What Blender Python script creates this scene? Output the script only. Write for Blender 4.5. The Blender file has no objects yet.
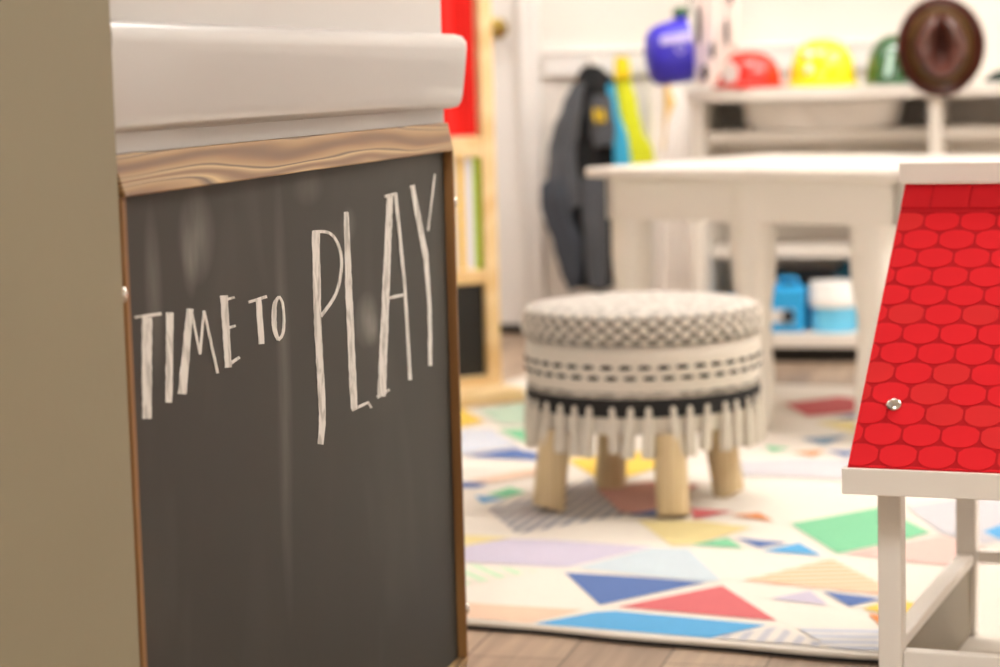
import bpy, bmesh, math, random
from mathutils import Vector, Matrix
random.seed(7)
C = bpy.context.scene.collection
R = math.radians

LS, LF, EXPO = 20.0, 34.0, 0.0   # lamp strengths and exposure
# ------------------------------------------------------------ materials
def mat(name, col, rough=.6, metal=0., spec=.5, noise=0., nscale=40., coat=0., bump=0., bscale=200., sheen=0.):
    m = bpy.data.materials.new(name); m.use_nodes = True
    nt = m.node_tree; b = nt.nodes['Principled BSDF']
    b.inputs['Base Color'].default_value = (*col, 1)
    b.inputs['Roughness'].default_value = rough
    b.inputs['Metallic'].default_value = metal
    b.inputs['Specular IOR Level'].default_value = spec
    b.inputs['Coat Weight'].default_value = coat
    b.inputs['Sheen Weight'].default_value = sheen
    tc = nt.nodes.new('ShaderNodeTexCoord')
    n = nt.nodes.new('ShaderNodeTexNoise'); n.inputs['Scale'].default_value = nscale; n.inputs['Detail'].default_value = 4
    nt.links.new(tc.outputs['Object'], n.inputs['Vector'])
    r = nt.nodes.new('ShaderNodeMapRange')
    r.inputs['To Min'].default_value = 1 - noise; r.inputs['To Max'].default_value = 1 + noise
    nt.links.new(n.outputs['Fac'], r.inputs['Value'])
    mx = nt.nodes.new('ShaderNodeVectorMath'); mx.operation = 'SCALE'
    mx.inputs[0].default_value = col
    nt.links.new(r.outputs['Result'], mx.inputs['Scale'])
    nt.links.new(mx.outputs['Vector'], b.inputs['Base Color'])
    if bump:
        n2 = nt.nodes.new('ShaderNodeTexNoise'); n2.inputs['Scale'].default_value = bscale
        nt.links.new(tc.outputs['Object'], n2.inputs['Vector'])
        bp = nt.nodes.new('ShaderNodeBump'); bp.inputs['Strength'].default_value = bump; bp.inputs['Distance'].default_value = .004
        nt.links.new(n2.outputs['Fac'], bp.inputs['Height']); nt.links.new(bp.outputs['Normal'], b.inputs['Normal'])
    return m

def ramp_mat(name, kind, stops, scale, rough=.6, vec=(1, 1, 1), rot=(0, 0, 0), distort=2., coat=0., detail=3., dscale=1., bump=0.):
    """wave or noise texture in object space through a colour ramp"""
    m = bpy.data.materials.new(name); m.use_nodes = True
    nt = m.node_tree; b = nt.nodes['Principled BSDF']; b.inputs['Roughness'].default_value = rough
    b.inputs['Coat Weight'].default_value = coat
    tc = nt.nodes.new('ShaderNodeTexCoord'); mp = nt.nodes.new('ShaderNodeMapping')
    mp.inputs['Scale'].default_value = vec; mp.inputs['Rotation'].default_value = rot
    nt.links.new(tc.outputs['Object'], mp.inputs['Vector'])
    if kind == 'noise':
        t = nt.nodes.new('ShaderNodeTexNoise'); t.inputs['Detail'].default_value = detail; t.inputs['Distortion'].default_value = distort
    else:
        t = nt.nodes.new('ShaderNodeTexWave'); t.inputs['Distortion'].default_value = distort
        t.inputs['Detail'].default_value = detail; t.inputs['Detail Scale'].default_value = dscale
        t.bands_direction = kind
    t.inputs['Scale'].default_value = scale
    nt.links.new(mp.outputs['Vector'], t.inputs['Vector'])
    cr = nt.nodes.new('ShaderNodeValToRGB'); e = cr.color_ramp.elements
    while len(e) > 1: e.remove(e[-1])
    e[0].position = stops[0][0]; e[0].color = (*stops[0][1], 1)
    for p, c in stops[1:]:
        k = e.new(p); k.color = (*c, 1)
    nt.links.new(t.outputs['Fac'], cr.inputs['Fac']); nt.links.new(cr.outputs['Color'], b.inputs['Base Color'])
    if bump:
        bp = nt.nodes.new('ShaderNodeBump'); bp.inputs['Strength'].default_value = bump; bp.inputs['Distance'].default_value = .002
        nt.links.new(t.outputs['Fac'], bp.inputs['Height']); nt.links.new(bp.outputs['Normal'], b.inputs['Normal'])
    return m

def stripes(name, ca, cb, scale, rot):
    return ramp_mat(name, 'X', [(0, ca), (.42, ca), (.5, cb), (1, cb)], scale, .9, rot=(0, 0, rot), distort=.3, detail=1)

def s(r, g, b):   # sRGB 0-255 to linear
    f = lambda v: (v/255/12.92) if v/255 <= .04045 else ((v/255+.055)/1.055)**2.4
    return (f(r), f(g), f(b))

M = {}
M['beige'] = mat('beige_wall_paint', s(143, 135, 111), .7, noise=.04, nscale=6, bump=.05, bscale=90)
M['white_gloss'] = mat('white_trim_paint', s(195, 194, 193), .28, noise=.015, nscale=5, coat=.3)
M['white_wall'] = mat('white_wall_paint', s(240, 235, 228), .6, noise=.02, nscale=4)
M['white_ceiling'] = mat('ceiling_paint', s(235, 230, 222), .9, noise=.02)
M['door_white'] = mat('door_paint', s(242, 240, 237), .45, noise=.015, nscale=4)
M['floor'] = None
M['board'] = ramp_mat('chalkboard_paint', 'noise', [(0, s(35, 35, 30)), (.55, s(41, 40, 35)), (.72, s(50, 49, 44)), (1, s(62, 60, 55))], 2.2, .62, vec=(1, 3, 1.2), distort=1.0, detail=2)
M['frame_wood'] = ramp_mat('stained_pine', 'Z', [(0, s(112, 76, 38)), (.25, s(146, 108, 62)), (.6, s(168, 134, 86)), (.75, s(84, 60, 36)), (.87, s(194, 162, 112)), (1, s(124, 88, 50))], 11, .5, vec=(1, .1, 1), distort=7, detail=2.5, dscale=1.2)
M['frame_edge'] = ramp_mat('stained_pine_edge', 'Y', [(0, s(88, 54, 20)), (.5, s(122, 82, 38)), (1, s(146, 106, 58))], 12, .5, vec=(1, 1, .1), distort=5)
def chalkmat():
    m = ramp_mat('chalk', 'noise', [(0, s(140, 138, 132)), (.40, s(190, 188, 182)), (.52, s(226, 224, 219)), (1, s(238, 236, 231))], 90, 1, vec=(1, 1, .35), distort=.5, detail=4)
    return m
M['chalk'] = chalkmat()
M['chrome'] = mat('chrome', s(225, 222, 215), .2, 1)
M['birch'] = ramp_mat('birch_wood', 'Z', [(0, s(236, 205, 150)), (.6, s(242, 214, 164)), (1, s(228, 192, 134))], 6, .5, vec=(1, 1, .3), distort=5)
M['red_curtain'] = mat('red_cloth', s(232, 22, 10), .85, noise=.12, nscale=12)
M['black_panel'] = mat('black_chalk_panel', s(26, 26, 24), .6)
M['brass'] = mat('brass', s(170, 145, 70), .3, 1)
M['rug'] = mat('rug_cream', s(223, 215, 203), .95, noise=.05, nscale=60, bump=.3, bscale=500, sheen=.2)
M['rug_edge'] = mat('rug_backing', s(28, 26, 24), .9)
M['stool_grey'] = ramp_mat('knit_grey', 'noise', [(0, s(140, 135, 128)), (.42, s(168, 162, 154)), (.58, s(204, 199, 190)), (1, s(216, 210, 202))], 75, .95, distort=.4, bump=.5)
M['knit_dark'] = mat('knit_dark_yarn', s(134, 128, 119), .95, noise=.25, nscale=90, bump=.5)
M['cream_yarn'] = mat('cream_yarn', s(214, 206, 192), .95, noise=.08, nscale=120, bump=.6, bscale=300, sheen=.2)
M['black_yarn'] = mat('black_yarn', s(30, 29, 28), .95, noise=.3, nscale=150, bump=.6, bscale=300)
M['grey_yarn'] = ramp_mat('grey_melange', 'noise', [(0, s(60, 58, 54)), (.45, s(110, 105, 98)), (.55, s(190, 182, 170)), (1, s(205, 197, 184))], 60, .95, vec=(1, 1, 5), distort=.2)
M['leg_wood'] = ramp_mat('pale_beech', 'X', [(0, s(206, 184, 144)), (.6, s(212, 190, 150)), (1, s(198, 174, 132))], 7, .55, vec=(3, 3, .3), distort=2)
M['table_white'] = mat('table_white_lacquer', s(232, 227, 218), .35, noise=.01, coat=.2)
M['house_white'] = mat('toy_house_white', s(248, 243, 236), .4, noise=.01)
M['taupe'] = mat('taupe_painted_shade', s(150, 141, 122), .5, noise=.04)
M['red_a'] = mat('shingle_red', s(232, 34, 45), .8, spec=.2)
M['red_b'] = mat('shingle_red_orange', s(226, 44, 48), .8, spec=.2)
M['red_c'] = mat('shingle_red_deep', s(210, 30, 40), .8, spec=.2)
M['red_d'] = mat('shingle_gap_red', s(194, 24, 34), .8, spec=.2)
M['unit'] = mat('unit_white', s(226, 219, 209), .45, noise=.02)
M['unit_back'] = mat('unit_grey_back', s(224, 218, 209), .7, noise=.03)
M['void'] = mat('gap_shade_black', s(26, 24, 20), .8)  # painted shade for the gaps under the door and the unit
M['hat_red'] = mat('red_plastic', s(236, 34, 18), .25, coat=.6)
M['hat_yellow'] = mat('yellow_plastic', s(250, 225, 10), .25, coat=.6)
M['hat_green'] = mat('green_plastic', s(28, 84, 40), .18, coat=.8)
M['painted_glint'] = mat('pale_glint', s(205, 240, 225), .2, coat=.6)
M['hat_blue'] = mat('blue_plastic', s(46, 34, 184), .42, coat=.15)
M['hat_lilac'] = mat('pale_reflection', s(190, 180, 235), .4)
M['leather'] = ramp_mat('brown_leather', 'noise', [(0, s(42, 18, 12)), (.5, s(76, 36, 26)), (1, s(98, 52, 40))], 10, .32, coat=.4)
M['olive'] = mat('olive_band', s(98, 72, 22), .6)
M['black_cloth'] = mat('black_cloth', s(22, 23, 25), .9, noise=.3, nscale=9)
M['grey_cloth'] = mat('charcoal_cloth', s(78, 81, 87), .85, noise=.25, nscale=14, sheen=.3)
M['navygrey_cloth'] = mat('slate_cloth', s(62, 67, 76), .85, noise=.3, nscale=12)
M['yellow'] = mat('yellow_badge', s(225, 190, 30), .7)
M['lime'] = mat('lime_cloth', s(214, 222, 32), .8, noise=.06)
M['lime_top'] = mat('yellow_cloth', s(238, 208, 20), .8)
M['sky_cloth'] = mat('sky_cloth', s(60, 178, 222), .8)
M['white_cloth'] = mat('white_cloth', s(250, 245, 240), .9, noise=.03, nscale=8, sheen=.2)
M['pink_cloth'] = mat('pinkish_white_cloth', s(240, 218, 208), .9, noise=.03, nscale=8)
M['ochre_cloth'] = mat('ochre_cloth', s(236, 196, 120), .9)
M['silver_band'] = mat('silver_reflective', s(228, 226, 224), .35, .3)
M['tub'] = ramp_mat('clouded_plastic', 'noise', [(0, s(205, 198, 188)), (.5, s(232, 227, 220)), (1, s(244, 240, 235))], 3, .3, coat=.3)
M['box_blue'] = mat('bright_blue_plastic', s(40, 164, 226), .4, noise=.08)
M['box_aqua'] = mat('aqua_plastic', s(112, 206, 246), .35, noise=.04)
M['lid_white'] = mat('white_plastic', s(240, 238, 234), .35)
M['dark_toy'] = mat('dark_plastic', s(38, 42, 48), .5)
M['teal_toy'] = mat('teal_plastic', s(20, 100, 130), .5)
M['stripe_panel'] = None

# floor: grey-brown planks running away along the left wall
def floor_mat():
    m = bpy.data.materials.new('plank_floor'); m.use_nodes = True
    nt = m.node_tree; b = nt.nodes['Principled BSDF']; b.inputs['Roughness'].default_value = .45
    tc = nt.nodes.new('ShaderNodeTexCoord'); mp = nt.nodes.new('ShaderNodeMapping')
    mp.inputs['Rotation'].default_value = (0, 0, R(90))
    nt.links.new(tc.outputs['Object'], mp.inputs['Vector'])
    br = nt.nodes.new('ShaderNodeTexBrick')
    br.inputs['Scale'].default_value = 1; br.inputs['Brick Width'].default_value = 1.1; br.inputs['Row Height'].default_value = .13
    br.inputs['Mortar Size'].default_value = .0015; br.inputs['Color1'].default_value = (*s(172, 148, 124), 1)
    br.inputs['Color2'].default_value = (*s(140, 118, 98), 1); br.inputs['Mortar'].default_value = (*s(80, 66, 54), 1)
    nt.links.new(mp.outputs['Vector'], br.inputs['Vector'])
    mp2 = nt.nodes.new('ShaderNodeMapping'); mp2.inputs['Scale'].default_value = (14, .9, 1)
    nt.links.new(tc.outputs['Object'], mp2.inputs['Vector'])
    n = nt.nodes.new('ShaderNodeTexNoise'); n.inputs['Scale'].default_value = 4; n.inputs['Detail'].default_value = 6
    nt.links.new(mp2.outputs['Vector'], n.inputs['Vector'])
    r = nt.nodes.new('ShaderNodeMapRange'); r.inputs['From Min'].default_value = .3; r.inputs['From Max'].default_value = .7
    r.inputs['To Min'].default_value = .72; r.inputs['To Max'].default_value = 1.25
    nt.links.new(n.outputs['Fac'], r.inputs['Value'])
    v = nt.nodes.new('ShaderNodeVectorMath'); v.operation = 'SCALE'
    nt.links.new(br.outputs['Color'], v.inputs[0]); nt.links.new(r.outputs['Result'], v.inputs['Scale'])
    nt.links.new(v.outputs['Vector'], b.inputs['Base Color'])
    return m
M['floor'] = floor_mat()

# ------------------------------------------------------------ mesh builder
class MB:
    def __init__(self): self.v = []; self.f = []; self.mi = []; self.T = Matrix.Identity(4)
    def add(self, vs, fs, mi=0):
        o = len(self.v); self.v += [self.T @ Vector(p) for p in vs]
        self.f += [tuple(i+o for i in q) for q in fs]; self.mi += [mi]*len(fs); return self
    def box(self, x0, x1, y0, y1, z0, z1, mi=0):
        vs = [(x, y, z) for z in (z0, z1) for y in (y0, y1) for x in (x0, x1)]
        return self.add(vs, [(0, 2, 3, 1), (4, 5, 7, 6), (0, 1, 5, 4), (2, 6, 7, 3), (0, 4, 6, 2), (1, 3, 7, 5)], mi)
    def loft(self, rings, mi=0, cap=True, closed=True):
        n = len(rings[0]); vs = [p for r_ in rings for p in r_]; fs = []
        for i in range(len(rings)-1):
            for k in range(n if closed else n-1):
                a = i*n+k; b_ = i*n+(k+1) % n; fs.append((a, b_, b_+n, a+n))
        if cap:
            fs.append(tuple(range(n))[::-1]); fs.append(tuple(range((len(rings)-1)*n, len(rings)*n)))
        return self.add(vs, fs, mi)
    def lathe(self, prof, n=48, c=(0, 0, 0), mi=0, cap=True, jit=None):
        rings = []
        for r_, z in prof:
            rings.append([(c[0]+r_*math.cos(2*math.pi*k/n), c[1]+r_*math.sin(2*math.pi*k/n), c[2]+z) for k in range(n)])
        return self.loft(rings, mi, cap)
    def prism(self, poly, a0, a1, axis='z', mi=0):
        def P(u, v, w):
            return {'z': (u, v, w), 'y': (u, w, v), 'x': (w, u, v)}[axis]
        return self.loft([[P(u, v, a0) for u, v in poly], [P(u, v, a1) for u, v in poly]], mi)
    def tube(self, pts, r_, n=8, mi=0):
        rings = []; pts = [Vector(p) for p in pts]
        for i, p in enumerate(pts):
            d = (pts[min(i+1, len(pts)-1)]-pts[max(i-1, 0)]).normalized()
            a = d.cross(Vector((0, 0, 1)))
            if a.length < .05: a = d.cross(Vector((1, 0, 0)))
            a.normalize(); b_ = d.cross(a)
            rr = r_[i] if isinstance(r_, (list, tuple)) else r_
            rings.append([p+a*rr*math.cos(2*math.pi*k/n)+b_*rr*math.sin(2*math.pi*k/n) for k in range(n)])
        return self.loft(rings, mi)
    def ell(self, c, rx, ry, rz, n=16, m=10, mi=0, t0=-90, t1=90):
        rings = []
        for i in range(m+1):
            t = R(t0+(t1-t0)*i/m); k_ = max(math.cos(t), .02)
            rings.append([(c[0]+rx*k_*math.cos(2*math.pi*k/n), c[1]+ry*k_*math.sin(2*math.pi*k/n), c[2]+rz*math.sin(t)) for k in range(n)])
        return self.loft(rings, mi)
    def build(self, name, mats, parent=None, smooth=False, bevel=0., loc=None, rot=None, sub=0):
        me = bpy.data.meshes.new(name); me.from_pydata([tuple(p) for p in self.v], [], self.f)
        if not isinstance(mats, (list, tuple)): mats = [mats]
        for m in mats: me.materials.append(m)
        for p, mi in zip(me.polygons, self.mi): p.material_index = mi
        bm = bmesh.new(); bm.from_mesh(me); bmesh.ops.recalc_face_normals(bm, faces=bm.faces); bm.to_mesh(me); bm.free()
        if smooth:
            for p in me.polygons: p.use_smooth = True
            try: me.set_sharp_from_angle(angle=R(50))
            except Exception: pass
        me.update()
        o = bpy.data.objects.new(name, me); C.objects.link(o)
        if parent is not None: o.parent = parent
        if loc: o.location = loc
        if rot: o.rotation_euler = rot
        if bevel:
            b = o.modifiers.new('bevel', 'BEVEL'); b.width = bevel; b.segments = 2; b.limit_method = 'ANGLE'; b.angle_limit = R(40)
        if sub:
            q = o.modifiers.new('sub', 'SUBSURF'); q.levels = sub; q.render_levels = sub
        return o

def tag(o, label, cat, group=None):
    o['label'] = label; o['category'] = cat
    if group: o['group'] = group
    return o
def thing(name, label, cat, loc=(0, 0, 0), rz=0., group=None):
    o = bpy.data.objects.new(name, None); C.objects.link(o); o.empty_display_size = .05
    o.location = loc; o.rotation_euler = (0, 0, rz); return tag(o, label, cat, group)
def struct(o): o['kind'] = 'structure'; return o

# ------------------------------------------------------------ the room
XL, XR, YF, YB, ZC = -3.0, 2.6, -1.6, 6.3, 2.5
struct(MB().box(XL, XR, YF, YB+.1, -.1, 0).build('floor', M['floor']))
struct(MB().box(XL-.1, XR+.1, YF-.1, YB+.2, ZC, ZC+.1).build('ceiling', M['white_ceiling']))
struct(MB().box(XL-.1, XL, YF-.1, YB+.2, -.1, ZC).build('wall_far_left', M['white_wall']))
struct(MB().box(XR, XR+.1, YF-.1, YB+.2, -.1, ZC).build('wall_right', M['white_wall']))
struct(MB().box(XL, XR, YF-.1, YF, -.1, ZC).build('wall_front', M['white_wall']))
# back wall with a doorway on the left
DX0, DX1 = -2.42, -1.58
b = MB(); b.box(XL, DX0, YB, YB+.1, 0, ZC); b.box(DX1, XR, YB, YB+.1, 0, ZC); b.box(DX0, DX1, YB, YB+.1, 2.02, ZC)
struct(b.build('wall_back', M['white_wall']))
# the white wall the chalkboard stands against, ending in a free corner
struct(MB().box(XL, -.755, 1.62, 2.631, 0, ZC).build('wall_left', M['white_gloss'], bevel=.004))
# beige stub of the hallway wall nearest the camera
struct(MB().box(XL, -.7305, YF, 1.62, 0, ZC).build('wall_near', M['beige'], bevel=.004))
# door
dr = MB()
dr.box(DX0+.01, DX1-.008, YB+.015, YB+.05, .028, 2.01)
for (a, c_) in ((.15, .75), (.95, 1.85)):
    for (p, q) in ((DX0+.12, DX0+.37), (DX0+.47, DX1-.12)):
        dr.box(p, q, YB+.008, YB+.02, a, a+.018); dr.box(p, q, YB+.008, YB+.02, c_-.018, c_)
        dr.box(p, p+.018, YB+.008, YB+.02, a, c_); dr.box(q-.018, q, YB+.008, YB+.02, a, c_)
door = struct(dr.build('door_1', M['door_white']))
MB().lathe([(.03, 0), (.03, .008), (.011, .014), (.011, .04), (.022, .046), (.029, .06), (.027, .074), (.012, .082)], 24).build(
    'door_knob', M['brass'], door, smooth=True, loc=(-1.645, YB+.015, .887), rot=(R(90), 0, 0))
MB().box(DX0, DX1, YB+.012, YB+.06, 0, .028).build('door_gap_shade', M['void'], door)  # black strip stands in for the shade in the gap under the door
# casing
b = MB(); b.box(DX1, DX1+.062, YB-.018, YB, 0, 2.08); b.box(DX1+.006, DX1+.016, YB-.024, YB-.018, 0, 2.08)
b.box(DX0-.062, DX0, YB-.018, YB, 0, 2.08); b.box(DX0, DX1, YB-.018, YB, 2.02, 2.08)
struct(b.build('trim_1', M['door_white'], bevel=.003))
struct(MB().box(DX1+.062, XR, YB-.014, YB, 0, .1).build('baseboard_back', M['door_white'], bevel=.003))

# chair rail on the left wall: moulded profile swept along the wall and round its end
prof = [(0, .800), (.012, .802), (.0195, .799), (.0235, .792), (.0235, .784), (.0215, .760), (.0185, .730), (.0165, .720), (.013, .7145), (.006, .7125), (0, .7125)]
xw, yw = -.755, 2.631
rings = []
rings.append([(xw+p, 1.62, z) for p, z in prof])
rings.append([(xw+p, yw+p, z) for p, z in prof])
rings.append([(xw-.3, yw+p, z) for p, z in prof])
b = MB(); b.loft(rings)
struct(b.build('trim_2', M['white_gloss'], smooth=True))

# hook rail on the back wall
b = MB(); b.box(-1.503, .9, YB-.02, YB, .744, .812); b.box(-1.503, .9, YB-.026, YB, .806, .818)
hr = struct(b.build('trim_3', M['door_white'], bevel=.003))
for hx in (-1.345, -1.25, -1.13):
    b = MB(); b.tube([(hx, YB-.02, .775), (hx, YB-.06, .772), (hx, YB-.13, .768), (hx, YB-.15, .785)], .005, 8)
    b.build('coat_hook', M['chrome'], hr, smooth=True)

# ceiling lights: playroom troffers, plus added fill panels by the door and in the hall
def troffer(x, y, w, d, strength, label, group=None):
    t = thing('ceiling_light', label, 'ceiling light', (x, y, ZC), 0, group)
    f_ = MB(); f_.box(-w/2-.03, -w/2, -d/2-.03, d/2+.03, -.03, 0); f_.box(w/2, w/2+.03, -d/2-.03, d/2+.03, -.03, 0)
    f_.box(-w/2, w/2, -d/2-.03, -d/2, -.03, 0); f_.box(-w/2, w/2, d/2, d/2+.03, -.03, 0)
    f_.build('frame', M['white_wall'], t)
    key = 'lamp%g' % strength
    if key not in M:
        m = bpy.data.materials.new('lamp_diffuser'); m.use_nodes = True; pb = m.node_tree.nodes['Principled BSDF']
        pb.inputs['Emission Color'].default_value = (1, .955, .91, 1); pb.inputs['Emission Strength'].default_value = strength
        M[key] = m
    MB().box(-w/2, w/2, -d/2, d/2, -.016, -.004).build('diffuser', M[key], t)
troffer(-.6, 4.9, 1.2, .6, LS, 'long ceiling light above the white table')
troffer(-2.1, 4.7, .6, .6, LS*.7, 'added square fill panel on the ceiling near the white door')  # added to lift the dim door and jacket wall
troffer(1.3, 5.1, 1.2, .6, LS, 'ceiling light above the right side of the playroom')
troffer(1.2, 3.6, 1.2, .6, LS, 'ceiling light above the red roofed toy house')
troffer(-.15, -.8, .6, 1.2, LF, 'added front fill panel on the hallway ceiling facing the toy house roof')  # added fill for front faces, out of view behind the camera

# ------------------------------------------------------------ chalkboard
XS = -.7445      # writing surface
y0, y1, zb = 1.633, 2.604, .696
cb = thing('chalkboard', 'wood framed black chalkboard with TIME TO PLAY chalked on it', 'chalkboard', (XS, (y0+y1)/2, 0))
oy = -(y0+y1)/2
def cbbuild(mb, name, m, **k):
    o = mb.build(name, m, cb, **k); return o
b = MB(); b.T = Matrix.Translation((0, oy, 0)); b.box(-.0085, 0, y0+.01, y1-.01, .01, zb-.01)
cbbuild(b, 'writing_surface', M['board'])
w = .033; t_ = .0125
def rail_prof(o_, i_):   # section from outer edge (chamfered) to inner edge
    return [(-.0085, o_), (.002, o_), (t_, o_+(i_-o_)*.95), (t_, i_), (0.0002, i_), (-.0085, i_)]
# top and bottom rails: section in (x, z) swept along y
for nm, zo, zi in (('frame_rail', zb, zb-w), ('frame_rail', .0, .042)):
    b = MB(); b.T = Matrix.Translation((0, oy, 0))
    p = rail_prof(zo, zi)
    b.loft([[(x, y0, z) for x, z in p], [(x, y1-max(0, x)*1.6, z) for x, z in p]]); cbbuild(b, nm, M['frame_wood'], bevel=.001)
for yo, yi in ((y0, y0+.012), (y1, y1-.02)):
    b = MB(); b.T = Matrix.Translation((0, oy, 0))
    p = [(-.0085, yo), (.004, yo), (.008, yo+(yi-yo)*.25), ((.008 if yo < 2 else .0115), yi), (.0002, yi), (-.0085, yi)]
    b.loft([[(x, y, .042) for x, y in p], [(x, y, zb-w) for x, y in p]]); cbbuild(b, 'frame_stile', M['frame_edge'], bevel=.001)
for y, z in ((y0+.001, .586), (y1+.002, .60), (y1+.002, .098)):
    b = MB(); b.T = Matrix.Translation((0, oy, 0)); b.ell((.004, y, z), .006, .005, .0075, 12, 8)
    cbbuild(b, 'screw_head', M['chrome'], smooth=True)
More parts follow.
